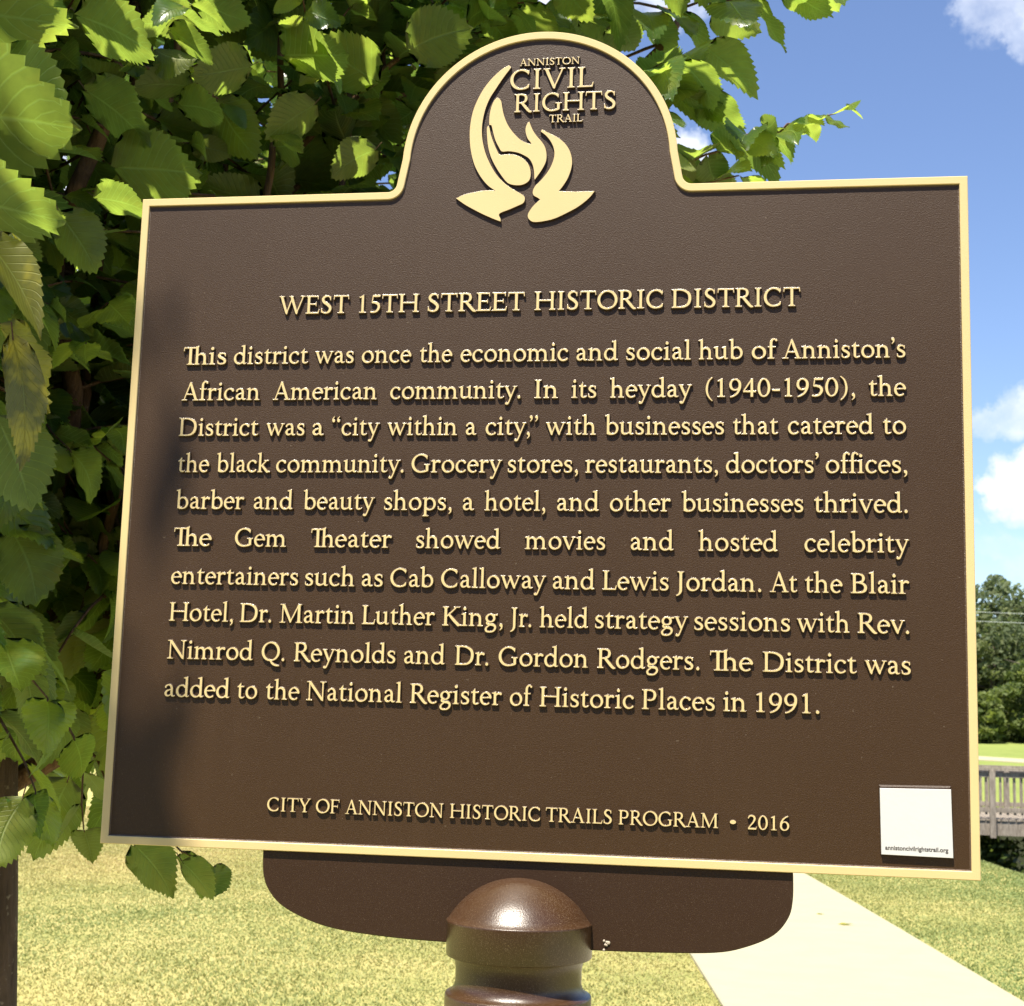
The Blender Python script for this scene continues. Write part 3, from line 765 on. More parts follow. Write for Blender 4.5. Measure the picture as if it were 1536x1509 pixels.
# emblem: four words and a flame made of four raised pieces
for em, z, w in ((.0108, .7580, ('ANNISTON', -.0206, .0384)), (.0316, .7338, ('CIVIL', -.0293, .0523)), (.0284, .7106, ('RIGHTS', -.0246, .0738)), (.0116, .6990, ('TRAIL', .0099, .0424))):
    relief('emblem_lettering', row_loops(em, z, [w]), marker, bev=.00032 if em < .02 else .0006)
def smooth_loop(p, n=4, corner=68):
    """round a traced outline between its sharp corners"""
    p = np.array(p, float)/1000
    N = len(p)
    d = np.roll(p, -1, 0)-p
    a = np.degrees(np.arctan2(d[:, 1], d[:, 0]))
    turn = np.abs((a-np.roll(a, 1)+180) % 360-180)
    sharp = turn > corner
    out = []
    for i in range(N):
        p0, p1, p2, p3 = p[i-1], p[i], p[(i+1) % N], p[(i+2) % N]
        if sharp[i]: p0 = 2*p1-p2
        if sharp[(i+1) % N]: p3 = 2*p2-p1
        for t in np.linspace(0, 1, n, endpoint=False):
            out.append(.5*(2*p1+(p2-p0)*t+(2*p0-5*p1+4*p2-p3)*t*t+(3*p1-p0-3*p2+p3)*t**3))
    return np.array(out)
FLAMES = [
    [(-30.8, 759.3), (-37.2, 755.9), (-45.3, 748.8), (-53.3, 739.3), (-60.1, 727.3), (-65.5, 712.7), (-67.8, 696.9), (-67.5, 682.2), (-65.3, 668.7), (-61.4, 656.5), (-55.2, 645.4), (-47.9, 636.7), (-40.5, 631.4), (-50.1, 631.9), (-60.6, 630.6), (-71.1, 628.3), (-79.2, 624.9), (-70.8, 618.7), (-61.2, 613.0), (-51.7, 607.9), (-41.0, 602.9), (-34.9, 600.5), (-35.2, 603.3), (-36.8, 606.9), (-34.8, 609.3), (-27.3, 612.1), (-18.1, 616.0), (-13.5, 618.3), (-11.9, 621.8), (-12.9, 625.4), (-18.5, 629.2), (-25.6, 633.6), (-32.7, 639.3), (-40.0, 647.3), (-46.1, 657.2), (-51.2, 668.3), (-54.4, 679.3), (-55.9, 689.1), (-55.9, 700.1), (-53.7, 713.5), (-49.4, 725.6), (-43.7, 735.2), (-36.9, 746.0), (-29.0, 757.0)],
    [(-41.7, 726.5), (-39.3, 724.6), (-37.7, 722.1), (-36.7, 716.5), (-34.7, 707.9), (-30.9, 698.6), (-26.0, 691.1), (-19.9, 684.2), (-15.2, 680.6), (-9.3, 678.0), (-6.7, 677.7), (-8.1, 680.1), (-10.6, 683.3), (-12.5, 688.8), (-12.9, 693.7), (-11.5, 698.5), (-9.5, 700.6), (-8.0, 696.5), (-5.5, 691.0), (-1.3, 684.8), (3.5, 679.1), (6.6, 673.6), (8.1, 666.3), (7.5, 659.1), (4.2, 652.0), (0.8, 646.7), (-2.7, 641.6), (-3.1, 643.8), (-3.5, 649.8), (-5.2, 657.1), (-8.9, 663.2), (-14.8, 667.1), (-20.7, 669.7), (-28.9, 671.2), (-35.4, 671.1), (-38.4, 675.1), (-42.2, 682.6), (-44.8, 691.2), (-46.1, 696.7), (-47.1, 698.6), (-48.8, 699.3), (-48.8, 708.4), (-47.3, 716.9), (-44.6, 723.6)],
    [(-51.1, 693.8), (-49.7, 679.2), (-47.0, 668.1), (-42.6, 658.3), (-36.5, 648.4), (-30.4, 640.4), (-25.7, 637.5), (-18.7, 636.4), (-12.9, 637.5), (-8.3, 640.9), (-6.9, 646.3), (-7.8, 653.5), (-11.1, 659.7), (-17.1, 664.7), (-24.2, 667.4), (-31.2, 667.8), (-37.6, 667.8), (-41.3, 674.0), (-44.5, 681.4), (-47.1, 688.8), (-48.7, 695.6), (-50.3, 697.7)],
    [(3.0, 692.1), (9.1, 688.6), (18.5, 683.4), (25.6, 677.2), (30.4, 669.8), (32.9, 660.7), (32.5, 652.3), (29.3, 642.2), (24.8, 634.5), (20.7, 629.1), (27.9, 628.6), (39.4, 628.1), (55.4, 628.2), (49.8, 621.3), (39.7, 613.2), (28.3, 607.0), (16.9, 601.9), (5.5, 599.5), (-2.6, 599.2), (-6.7, 601.4), (-8.5, 605.0), (-7.5, 609.1), (-3.0, 615.6), (3.2, 621.4), (0.3, 623.5), (-3.3, 625.8), (-4.3, 629.4), (-2.3, 634.7), (3.3, 640.6), (8.9, 647.6), (13.4, 655.9), (15.8, 664.8), (15.3, 672.1), (12.2, 679.4), (7.4, 685.7), (2.1, 690.1)]]
for f in FLAMES:
    relief('emblem_flame', [[smooth_loop(f)]], marker, bev=.0005)

# small white plaque in the lower right corner (its web address only)
def slab(name, quad, y0, y1, mat, parent, ch=.0008):
    q = np.array(quad)
    return ring_loft([(q, y1), (q, y0+ch), (inset(q, ch), y0)], name, mat, parent, cap0=True, cap1=True)
PQ = [(.3170, .0193), (.3773, .0185), (.3763, .0767), (.3161, .0758)]
PB = np.array(PQ)+np.array(((-.0006, -.0004), (.0006, -.0004), (.0004, .0028), (-.0008, .0028)))
plaque = slab('plaque_body', PB, .0002, PANEL_Y+.0005, M_PLATE, marker, .0016)
slab('white_face', np.array(PQ), -.0010, .0012, M_WHITE, plaque, .0002)
fc = bpy.data.curves.new('web_address', 'FONT')
fc.body = 'annistoncivilrightstrail.org'
fc.size = .0052
fc.extrude = .00006
fc.offset = .00012
fo = bpy.data.objects.new('web_address', fc)
COL.objects.link(fo)
tm = bpy.data.meshes.new_from_object(fo.evaluated_get(bpy.context.evaluated_depsgraph_get()))
COL.objects.unlink(fo); bpy.data.objects.remove(fo)
co = np.empty(len(tm.vertices)*3, np.float32); tm.vertices.foreach_get('co', co); co = co.reshape(-1, 3)
sx = .0530/(co[:, 0].max()-co[:, 0].min())
tm.transform(Matrix(((sx, 0, 0, .3202-co[:, 0].min()*sx), (0, 0, -1, -.00108), (-.006*sx, 1, 0, SIGN_Z+.0236), (0, 0, 0, 1))))
tm.materials.clear(); tm.materials.append(M_INK)
link('web_address', tm, plaque)

# mounting plate behind the panel; its lower lobe shows under the rim
def plate_outline():
    p = [(-.2416, .003), (-.2416, -.0008), (-.2405, -.0203), (-.2343, -.0357), (-.2201, -.0495), (-.1933, -.0614), (-.1633, -.0682), (-.1192, -.0722), (-.0791, -.0738), (-.03, -.0744), (.03, -.0746),
         (.0688, -.0746), (.1226, -.0738), (.1739, -.0714), (.2012, -.0652), (.2249, -.0541), (.2376, -.0390), (.2416, -.0234), (.2420, -.0032), (.2416, .003)]
    a = np.array(p)
    out = [a[0]]
    for i in range(1, len(a)-2):
        for t in np.linspace(0, 1, 5, endpoint=False):
            p0, p1, p2, p3 = a[max(i-1, 1)], a[i], a[i+1], a[min(i+2, len(a)-2)]
            out.append(.5*(2*p1+(p2-p0)*t+(2*p0-5*p1+4*p2-p3)*t*t+(3*p1-p0-3*p2+p3)*t**3))
    return np.array(out+[a[-2], a[-1]])
PO = plate_outline()
ring_loft([(PO, .0148), (PO, .0044), (inset(PO, .0010), .0034)], 'mounting_plate', M_PLATE, marker, cap0=True, cap1=True)

# post: domed cap, collar, waist and shaft
Z = SIGN_Z
PR = .968                                # post radii
def dome(r, h, z0, n=14):
    Rr = (r*r+h*h)/(2*h)
    a1 = math.asin(min(1, r/Rr))
    return [(max(1e-4, Rr*math.sin(a)), z0-(Rr-h)+Rr*math.cos(a)) for a in np.linspace(a1, 0, n)]
cap = MB()
cap.lathe([(r_*PR, z_) for r_, z_ in [(.060, Z-.0835), (.0668, Z-.0830), (.0676, Z-.0822), (.0680, Z-.0545), (.0684, Z-.0530), (.0678, Z-.0521)]+dome(.0668, .0375, Z-.0518)], (0, POST_Y), 80)
cap.obj('post_cap', M_POST, marker)
neck = MB()
neck.lathe([(r_*PR, z_) for r_, z_ in [(.0676, .95), (.0678, Z-.1175), (.0674, Z-.1158)]+[(.0668-.0085*math.sin(R(a)), Z-.1150+.0115*(1-math.cos(R(a)))) for a in np.linspace(6, 90, 9)]
           + [(.0584, Z-.0995), (.0584, Z-.0945), (.0590, Z-.0900), (.0600, Z-.0865), (.0620, Z-.0836)]], (0, POST_Y), 80)
neck.obj('post_neck', M_POST, marker)
sh = MB()
sh.lathe([(.0676*PR, 0.0), (.0676*PR, .951)], (0, POST_Y), 64)
sh.obj('post_shaft', M_POST, marker)
ft = MB()
ft.lathe([(.105, -.02), (.105, .012), (.098, .02), (.0672, .024)], (0, POST_Y), 48)
ft.obj('post_base', M_POST, marker)
# crumb of pale dirt stuck on the plate beside the cap
dr = MB()
for k in range(9):
    a, b = random.gauss(.0, .0016), random.gauss(0, .0030)
    dr.lathe([(.0001, -.0012), (.0010, -.0006), (.0012, .0002), (.0007, .0011), (.0001, .0014)], (0, 0), 7)
    m = len(dr.V)-35
    dr.V[m:] = [(p[0]+.0795+a, p[1]+.0032, p[2]+Z-.0685+b) for p in dr.V[m:]]
dr.obj('dirt_crumb', mat_plain('pale_dirt', (.40, .34, .26), .9), marker)
# ------------------------------------------------------------------ ground
def terrain(x, y):
    x, y = np.asarray(x, float), np.asarray(y, float)
    bank = 3.15+.11*(17.2-y)
    d = x-bank
    ditch = sstep(0, 1.5, d)*(1-sstep(5.2, 7.5, d))*(1-sstep(34, 38, y))*sstep(4, 9, y)
    z = -1.75*ditch
    rise = np.clip(y-37, 0, None)
    z = z+.0375*rise*np.clip(1.0-rise/900, .3, 1)
    z = z+.03*np.sin(x*.35+1)*np.sin(y*.23)*sstep(8, 20, np.hypot(x, y))*(1-ditch)
    return z
def axis_steps(lo, hi, fine_lo, fine_hi, fine, grow=1.16):
    a = list(np.arange(fine_lo, fine_hi, fine))
    s, v = fine, a[-1]
    while v < hi: s *= grow; v += s; a.append(v)
    s, v = fine, a[0]
    while v > lo: s *= grow; v -= s; a.insert(0, v)
    return np.array(a)
gx = axis_steps(-3000, 3000, -8, 12, .22); gy = axis_steps(-400, 4000, -3, 42, .25)
X, Y = np.meshgrid(gx, gy)
Zt = terrain(X, Y)
n, k = X.shape
I = np.arange(n*k).reshape(n, k)
F = np.stack([I[:-1, :-1], I[:-1, 1:], I[1:, 1:], I[1:, :-1]], -1).reshape(-1, 4)
lawn = link('ground', np_mesh('ground', np.c_[X.ravel(), Y.ravel(), Zt.ravel()], F, [M_LAWN], smooth=True))
lawn['kind'] = 'structure'

# concrete walk running away to the left, in slabs with tooled joints
def strip(name, pts, w0, w1, lift, mat, thick=.06):
    """pts: centre line; w0/w1: offsets to the two edges"""
    P = np.array(pts, float)
    d = np.gradient(P, axis=0); d /= np.linalg.norm(d, axis=1)[:, None]
    nr = np.c_[d[:, 1], -d[:, 0]]
    A, B = P+nr*w0, P+nr*w1
    zA, zB = terrain(A[:, 0], A[:, 1])+lift, terrain(B[:, 0], B[:, 1])+lift
    V, F = [], []
    for i in range(len(P)):
        V += [(A[i, 0], A[i, 1], zA[i]-thick), (A[i, 0], A[i, 1], zA[i]), (B[i, 0], B[i, 1], zB[i]), (B[i, 0], B[i, 1], zB[i]-thick)]
    for i in range(len(P)-1):
        for j in range(3): F.append((i*4+j, i*4+j+1, (i+1)*4+j+1, (i+1)*4+j))
    F += [(0, 3, 2, 1), tuple(len(V)-4+q for q in (0, 1, 2, 3))]
    o = link(name, np_mesh(name, V, F, [mat]))
    o['kind'] = 'structure'
    return o
pd = np.array((-.130, .9915)); pp = np.array((.995, 7.22)); pw = .885
V, F = [], []
s = -8.6
pr = np.array((pd[1], -pd[0]))
while s < 62:
    L = 1.52
    q = [pp+pd*(s+.006)+pr*-pw, pp+pd*(s+.006)+pr*pw, pp+pd*(s+L-.006)+pr*pw, pp+pd*(s+L-.006)+pr*-pw]
    b = len(V)
    e = .012
    cen = sum(q)/4
    top = [c+(cen-c)/np.linalg.norm(cen-c)*e for c in q]
    V += [(*c, float(terrain(*c))-.05) for c in q]+[(*c, float(terrain(*c))+.019) for c in q]+[(*c, float(terrain(*c))+.026) for c in top]
    for o in (0, 4):
        F += [(b+o+j, b+o+(j+1) % 4, b+o+4+(j+1) % 4, b+o+4+j) for j in range(4)]
    F.append((b+8, b+9, b+10, b+11))
    s += L
walk = link('sidewalk', np_mesh('sidewalk', V, F, [M_CONC]))
walk['kind'] = 'structure'
strip('far_path', [(x, 60.2-.82*(x+0) if x > 6 else 60.2-.82*6+(6-x)*.2) for x in np.linspace(-30, 34, 60)], -1.1, 1.1, .03, M_CONC)

# unseen roadway behind the camera, added so the marker reflects dark ground
strip('added_street', [(x, -6.2) for x in np.linspace(-60, 60, 41)], -3.9, 3.9, .012, M_ASPH)
# mown grass: short blades over the visible lawn near the walk
def blades(n, xr, yr, hgt, seed, cond):
    rg = np.random.default_rng(seed)
    th = rg.uniform(R(-34), R(16), n)
    d = np.sqrt(rg.uniform(yr[0]**2, yr[1]**2, n))
    x = .194+d*np.sin(th); y = -1.339+d*np.cos(th)
    # patchy density
    k = np.abs((np.c_[x, y]-pp)@pr) > pw+.012-np.abs(rg.normal(0, .018, n))
    k &= cond(x, y)
    x, y = x[k], y[k]
    m = len(x)
    z = terrain(x, y)
    az = rg.uniform(0, 2*np.pi, m)
    patch = .5+.5*np.sin(x*1.7+2*np.sin(y*.9))*np.sin(y*1.3+1.5*np.sin(x*.8))
    h = hgt*rg.uniform(.5, 1.25, m)*(.75+.5*patch)
    w = rg.uniform(.0028, .0055, m)*(1+d[k]*.04)
    lean = rg.uniform(.3, 1.7, m)*h
    dx, dy = np.cos(az), np.sin(az)
    la = rg.uniform(0, 2*np.pi, m)
    P0 = np.c_[x-dx*w, y-dy*w, z-.004]; P1 = np.c_[x+dx*w, y+dy*w, z-.004]
    T = np.c_[x+np.cos(la)*lean, y+np.sin(la)*lean, z+h]
    M0 = (P0+P1)/2*.45+T*.55
    M0[:, 2] += h*.12
    Ma, Mb = M0-np.c_[dx*w*.7, dy*w*.7, 0*w], M0+np.c_[dx*w*.7, dy*w*.7, 0*w]
    V = np.stack([P0, P1, Mb, Ma, T], 1).reshape(-1, 3)
    b = np.arange(m)*5
    Fa = np.concatenate([np.c_[b, b+1, b+2], np.c_[b, b+2, b+3], np.c_[b+3, b+2, b+4]])
    big = np.sin(x*.9+1.1*np.sin(y*.37+2))*np.sin(y*.55+.8*np.sin(x*.6))
    t = np.clip(.31-.07*np.clip(x+.5, -3, 3)+.26*big+rg.normal(0, .07, m)+(patch-.5)*-.15, 0, 1)
    return V, Fa, np.repeat(t, 5)
V, Fa, t = blades(620000, None, (7.3, 24), .015, 3, lambda x, y: (x < 3.15+.11*(17.2-y)+.5) & (np.hypot(x+.97, y-.8) > .1))
grass = link('lawn_grass', np_mesh('lawn_grass', V, Fa, [M_GRASS], attr=t))
grass['kind'] = 'stuff'
tag(grass, 'short sunlit lawn grass with straw coloured patches beside the walk', 'grass')

# dry leaves and twigs blown onto the walk
LITTER = [(1.02, 10.7, .06, 'curled brown leaf lying near the right edge of the concrete walk'), (.86, 11.3, .035, 'small dry leaf lying mid walk beside a slab joint')]
for x, y, s_, lab in LITTER:
    v = [(x+s_*a, y+s_*b, .028+s_*c) for a, b, c in ((-1, 0, .1), (-.3, -.35, .25), (.4, -.3, .15), (1, .05, .3), (.3, .35, .2), (-.4, .3, .28), (0, 0, .05))]
    o = link('fallen_leaf', np_mesh('fallen_leaf', v, [(0, 1, 6), (1, 2, 6), (2, 3, 6), (3, 4, 6), (4, 5, 6), (5, 0, 6)], [M_LEAF_B], uv=[(.5, .5)]*7, attr=[.5]*7))
    tag(o, lab, 'leaf')
# ------------------------------------------------------------------ leaves
def leaf_template(rows, teeth, mids=True):
    """unit leaf: v along the midrib (0..1), u across (-1..1 of half width), flag for tooth tips"""
    prof_v = [0, .04, .12, .25, .40, .55, .70, .82, .91, .96, 1]
    prof_w = [.03, .20, .35, .435, .44, .40, .30, .19, .085, .035, 0]
    vs = np.linspace(0, 1, rows)
    vs = vs**1.0
    U, V, W, T = [], [], [], []
    cols = (-1, -.5, 0, .5, 1) if mids else (-1, 0, 1)
    for v in vs:
        w = np.interp(v, prof_v, prof_w)
        for c in cols:
            U.append(c); V.append(v-.06*abs(c)*(1-v) if v < .3 else v); W.append(w); T.append(0)
    nc = len(cols)
    F = [(i*nc+j, i*nc+j+1, (i+1)*nc+j+1, (i+1)*nc+j) for i in range(rows-1) for j in range(nc-1)]
    tri = []
    for f in F: tri += [(f[0], f[1], f[2]), (f[0], f[2], f[3])]
    for i in range(rows-2):
        for j, s in ((0, -1), (nc-1, 1)):
            a, b = i*nc+j, (i+1)*nc+j
            n = len(U)
            U.append(s*1.0); V.append(vs[i]*.25+vs[i+1]*.75+.028); W.append((W[a]+W[b])/2+.030); T.append(1)
            tri.append((a, b, n) if s < 0 else (b, a, n))
    return np.array(U, float), np.array(V, float), np.array(W, float), np.array(tri)
T_HI = leaf_template(15, 1); T_LO = leaf_template(9, 1, False)
def leaf_mesh(base, axis, nrm, size, seed, tmpl, tint, wide=None, curl=None, fold=None):
    """many leaves as one vertex array"""
    rg = np.random.default_rng(seed)
    U, V, Wd, F = tmpl
    N = len(base)
    a = axis/np.linalg.norm(axis, axis=1)[:, None]
    n_ = nrm-a*(nrm*a).sum(1)[:, None]
    n_ /= np.linalg.norm(n_, axis=1)[:, None]+1e-9
    s = np.cross(a, n_)
    wide = rg.uniform(.68, .96, N) if wide is None else wide
    curl = rg.normal(.18, .24, N) if curl is None else curl
    fold = rg.normal(.27, .22, N) if fold is None else fold
    ph = rg.uniform(0, 6.28, N); am = rg.uniform(.0, .045, N); tw = rg.normal(0, .25, N); bow = rg.normal(0, .05, N)
    u = U[None]*Wd[None]*wide[:, None]+bow[:, None]*np.sin(np.pi*V)[None]
    v = np.repeat(V[None], N, 0)
    z = fold[:, None]*np.abs(u)-curl[:, None]*v**2+am[:, None]*np.sin(v*13+ph[:, None]+U[None]*2)*np.abs(U[None])+tw[:, None]*u*v
    z = z+.012*np.sin(v*75)*np.abs(U[None])**.5*(np.abs(U[None]) < .9)
    # cupped ends shorten the blade a little
    v = v*(1-.12*np.abs(curl)[:, None]*v)
    P = base[:, None]+size[:, None, None]*(v[..., None]*a[:, None]+u[..., None]*s[:, None]+z[..., None]*n_[:, None])
    Fa = (F[None]+(np.arange(N)*len(U))[:, None, None]).reshape(-1, 3)
    uv = np.tile(np.c_[(U+1)/2, V], (N, 1))
    return P.reshape(-1, 3), Fa, uv, np.repeat(tint, len(U))
def join(parts):
    V, F, U, A, b = [], [], [], [], 0
    for v, f, u, a in parts:
        V.append(v); F.append(f+b); U.append(u); A.append(a); b += len(v)
    return np.concatenate(V), np.concatenate(F), np.concatenate(U), np.concatenate(A)

# ------------------------------------------------------------------ the elm beside the marker
elm = thing('elm_tree', 'leafy young elm with big saw-toothed leaves crowding in behind the marker', 'tree', (-1.0, .82, 0))
tr = MB()
tr.tube([(-.95, .82, -.1), (-.935, .82, .02), (-.925, .82, .5), (-.925, .82, .9), (-.945, .82, 1.25), (-.985, .83, 1.9)], [.085, .068, .058, .054, .050, .034], 18)
trunk = tr.obj('trunk', M_BARK, None); trunk.parent = elm; trunk.matrix_parent_inverse = Matrix.Translation((1.0, -.82, 0))
rg = np.random.default_rng(11)
LB, LA, LN, LS = [], [], [], []          # leaf base, axis, normal, size
PET = []                                 # petioles
def vn(a): return a/(np.linalg.norm(a)+1e-9)
def put_leaf(p, side, out, size, droop=.35):
    ax = vn(side*.85+out*.55+np.array((0, 0, -droop))+rg.normal(0, .22, 3))
    nr = vn(np.array((0, 0, 1.0))+side*.25+rg.normal(0, .50, 3))
    pe = p+ax*size*.10
    LB.append(pe); LA.append(ax); LN.append(nr); LS.append(size); PET.append((p, pe))
def clear_of_marker(p):
    x, y, z = p
    if z < 1.22 and y < 2: return False
    if y < .13 and y > -.2 and x > -.44 and z < 2.33: return False
    if y <= -.02 and x > -.45-.4436*y and z < 2.6+.2*y: return False
    if y < .02 and x+.34*abs(y) > -.44 and z > 1.9: return False
    return True
def twig(mb, p0, d, length, step, size, droop=.25, taper=True, rad=.0035, leaf_droop=.35, keep=None):
    p, d = np.array(p0, float), vn(np.array(d, float))
    n = max(3, int(length/step))
    pts = [p.copy()]
    sgn = rg.choice((-1, 1))
    roll_ = rg.uniform(0, 6.28)
    for i in range(n):
        d = vn(d+np.array((0, 0, -droop*step*1.6))+rg.normal(0, .07, 3))
        p = p+d*step
        pts.append(p.copy())
        h = np.cross(d, (0, 0, 1.0))
        if np.linalg.norm(h) < .35:
            a = roll_+i*2.4
            h = np.array((math.cos(a), math.sin(a), 0))
        h = vn(h)*sgn
        sgn = -sgn
        f = 1-.35*(i/n) if taper else 1
        s = size*f*rg.uniform(.72, 1.12)
        if clear_of_marker(p+h*s*.6) and clear_of_marker(p+h*s) and (keep is None or keep(p)):
            put_leaf(p, h, d, s, leaf_droop)
    s = size*.7
    if clear_of_marker(p+d*s) and (keep is None or keep(p)): put_leaf(p, d, d, s, leaf_droop)
    if all(clear_of_marker(q) for q in pts) and (keep is None or (keep(pts[-1]) and keep(pts[len(pts)//2]))):
        mb.tube(pts, list(np.linspace(rad, rad*.35, len(pts))), 5, False)
    return pts
def bough(pts, size, step, rad, keep=None, taper=.0, free=False):
    mb = MB()
    P = []
    pts = [np.array(p, float) for p in pts]
    for i in range(len(pts)-1):
        m = max(2, int(np.linalg.norm(pts[i+1]-pts[i])/step))
        for k in range(m): P.append(pts[i]+(pts[i+1]-pts[i])*k/m+rg.normal(0, .003, 3))
    P.append(pts[-1])
    n = len(P)
    sg = 1
    for i in range(n):
        d = vn(P[min(i+1, n-1)]-P[max(i-1, 0)])
        h = vn(np.cross(d, (0, 0, 1.0)))*sg; sg = -sg
        s = size*(1-taper*i/n)*rg.uniform(.85, 1.1)
        if free or clear_of_marker(P[i]+h*s*.7): put_leaf(P[i], h, d, s, .45)
    mb.tube(P, list(np.linspace(rad, rad*.3, n)), 6, False)
    o = mb.obj('branch', M_TWIG, None); o.parent = elm; o.matrix_parent_inverse = Matrix.Translation((1.0, -.82, 0))
    return P
def crown_keep(p):
    """irregular edge of the crown"""
    x, y, z = p
    if x > -.02+.10*math.sin(z*9)+.12*(z-2.6)+.05*math.sin(y*14): return False
    lo = 1.36+.05*math.sin(x*11+y*5)+max(0, (x+.55))*1.1
    return z > lo
LIMBS = [(-1.5, .6, 3.6), (-1.0, .25, 3.8), (-.62, .5, 3.5), (-.42, 1.0, 3.4), (-.95, 1.6, 3.6), (-1.6, 1.3, 3.2), (-.60, .35, 3.0),
         (-.28, .8, 3.1), (.12, .95, 3.0), (-1.25, .05, 3.2), (-.3, 1.5, 2.9), (-.72, .22, 2.75), (-.55, .75, 3.3), (-.85, .5, 3.6), (-1.35, .45, 2.7), (-.15, 1.25, 2.75), (-.98, -.25, 3.0), (-1.55, -.05, 3.0), (-.7, 1.9, 3.3), (-.2, 1.9, 3.0), (-1.2, 2.1, 3.4), (-.45, 1.4, 3.2), (-.9, 1.2, 3.0)]
for li, tip in enumerate(LIMBS):
    mb = MB()
    z0 = 1.38+.5*((li*7) % 10)/10
    a = np.array((-.975, .82, z0)); b = np.array(tip)
    n = 26
    pts = []
    hd = np.array(((b-a)[0], (b-a)[1], 0))
    for k in range(n+1):
        s = k/n
        # leaves the trunk sideways, then climbs
        w = 1-(1-s)**1.9
        q = a+hd*w+np.array((0, 0, (b-a)[2]*s**1.15))
        q += .025*np.array((math.sin(k*.9+li), math.cos(k*.7+li*2), 0))*(1 if 0 < k else 0)
        pts.append(q)
    rad = list(np.linspace(.019, .004, n+1)+rg.normal(0, .0004, n+1))
    ok = [clear_of_marker(q) or q[2] < 1.3 for q in pts]
    mb.tube(pts, rad, 8)
    for k in range(5, n+1):
        for rep in range(2 if k % 3 else 1):
            q = pts[k]
            if q[2] < 1.42: continue
            az = rg.uniform(0, 6.28)
            d = np.array((math.cos(az), math.sin(az), rg.uniform(-.25, .55)))
            hang = .9 if q[2] < 1.9 else .45
            twig(mb, q, d, rg.uniform(.22, .50), .038, rg.uniform(.068, .108), hang, True, .0030, .42, crown_keep)
    o = mb.obj('branch', M_TWIG, None); o.parent = elm; o.matrix_parent_inverse = Matrix.Translation((1.0, -.82, 0))
# a skirt of drooping boughs low on the left
for li, tip in enumerate([(-.72, .30, 1.60), (-.60, .52, 1.62), (-.92, .18, 1.55), (-.60, .88, 1.60), (-.78, 1.15, 1.55), (-.66, .15, 1.72), (-1.1, .5, 1.5), (-.52, .70, 1.70), (-.9, 1.4, 1.58), (-.7, 1.5, 1.55), (-1.2, 1.2, 1.55), (-.5, 1.3, 1.62), (-1.0, 1.0, 1.5)]):
    mb = MB()
    a = np.array((-.975, .82, 1.72)); b = np.array(tip)
    pts = [a+(b-a)*s+np.array((0, 0, .30*math.sin(math.pi*s)**.8)) for s in np.linspace(0, 1, 13)]
    mb.tube(pts, list(np.linspace(.010, .003, 13)), 6)
    for k in range(4, 13):
        for rep in range(2):
            az = rg.uniform(0, 6.28)
            twig(mb, pts[k], (math.cos(az)*.7, math.sin(az)*.7, rg.uniform(-.9, -.1)), rg.uniform(.15, .32), .042, rg.uniform(.085, .115), .7, True, .0028, .5, crown_keep)
    o = mb.obj('branch', M_TWIG, None); o.parent = elm; o.matrix_parent_inverse = Matrix.Translation((1.0, -.82, 0))
# upright shoots inside the crown
for x_, y_, h_ in ((-.74, .60, 3.2), (-.62, .52, 3.0), (-.50, .62, 3.1), (-.42, .72, 2.9), (-.66, .84, 3.3), (-.80, .42, 2.9), (-.30, .80, 2.9), (-.56, .95, 3.2)):
    bough([(-.97, .82, 1.5), (x_-.08, y_+.05, 1.66), (x_, y_, 1.95), (x_+.02, y_, 2.4), (x_+.05, y_+.02, h_)], .092, .040, .0095, free=True)
# boughs reaching out over and beside the arch
bough([(-.75, .80, 2.1), (-.397, .846, 2.609), (-.141, .876, 2.668), (.074, .888, 2.680), (.20, .85, 2.68), (.30, .831, 2.695)], .10, .024, .006)
bough([(-.6, .75, 2.3), (-.30, .70, 2.55), (-.05, .72, 2.66), (.12, .75, 2.71)], .10, .030, .006)
bough([(-.5, .85, 2.2), (-.098, .758, 2.447), (.019, .805, 2.515), (.09, .801, 2.530), (.140, .80, 2.51)], .105, .026, .005)
bough([(-.4, .8, 2.15), (-.12, .76, 2.40), (.0, .70, 2.45), (.055, .69, 2.43), (.085, .69, 2.38)], .10, .028, .004)
bough([(-.6, .8, 1.9), (-.25, .78, 2.18), (-.056, .77, 2.292), (.071, .809, 2.365), (.142, .798, 2.398), (.221, .788, 2.430)], .10, .020, .005, None, .15)
bough([(-.1, .85, 2.3), (.02, .86, 2.50), (.08, .87, 2.58), (.13, .85, 2.60)], .105, .028, .004)
bough([(-.2, .78, 2.25), (-.02, .74, 2.42), (.05, .73, 2.50), (.10, .72, 2.52)], .10, .030, .004)
bough([(-.1, .80, 2.26), (.05, .86, 2.335), (.13, .86, 2.372), (.19, .85, 2.385)], .10, .030, .004, None, .2)
bough([(.200, .79, 2.424), (.250, .788, 2.432), (.290, .784, 2.440), (.330, .778, 2.452), (.358, .77, 2.462)], .064, .0125, .0022, None, .55)
bough([(-.85, .70, 1.62), (-.652, .58, 1.452), (-.582, .553, 1.415), (-.519, .519, 1.368), (-.485, .532, 1.345)], .075, .040, .003, None, .3)
bough([(-.80, .45, 1.75), (-.66, .38, 1.60), (-.60, .385, 1.47), (-.592, .383, 1.40)], .08, .036, .003, None, .2)
# a high bough leaning out on the left: it throws the soft shadow on the panel's left edge
for x_, y_, z_, l_ in ((-.885, -1.22, 4.92, .20), (-.840, -1.22, 4.50, .30), (-.79, -1.20, 4.36, .24)):
    bough([(-1.05, .3, 3.4), (-1.0, -.4, z_-.35), (x_-.10, y_+.03, z_+.12), (x_+.02, y_, z_), (x_+.10, y_-.02, z_-l_*.6)], .080, .042, .006, free=True)
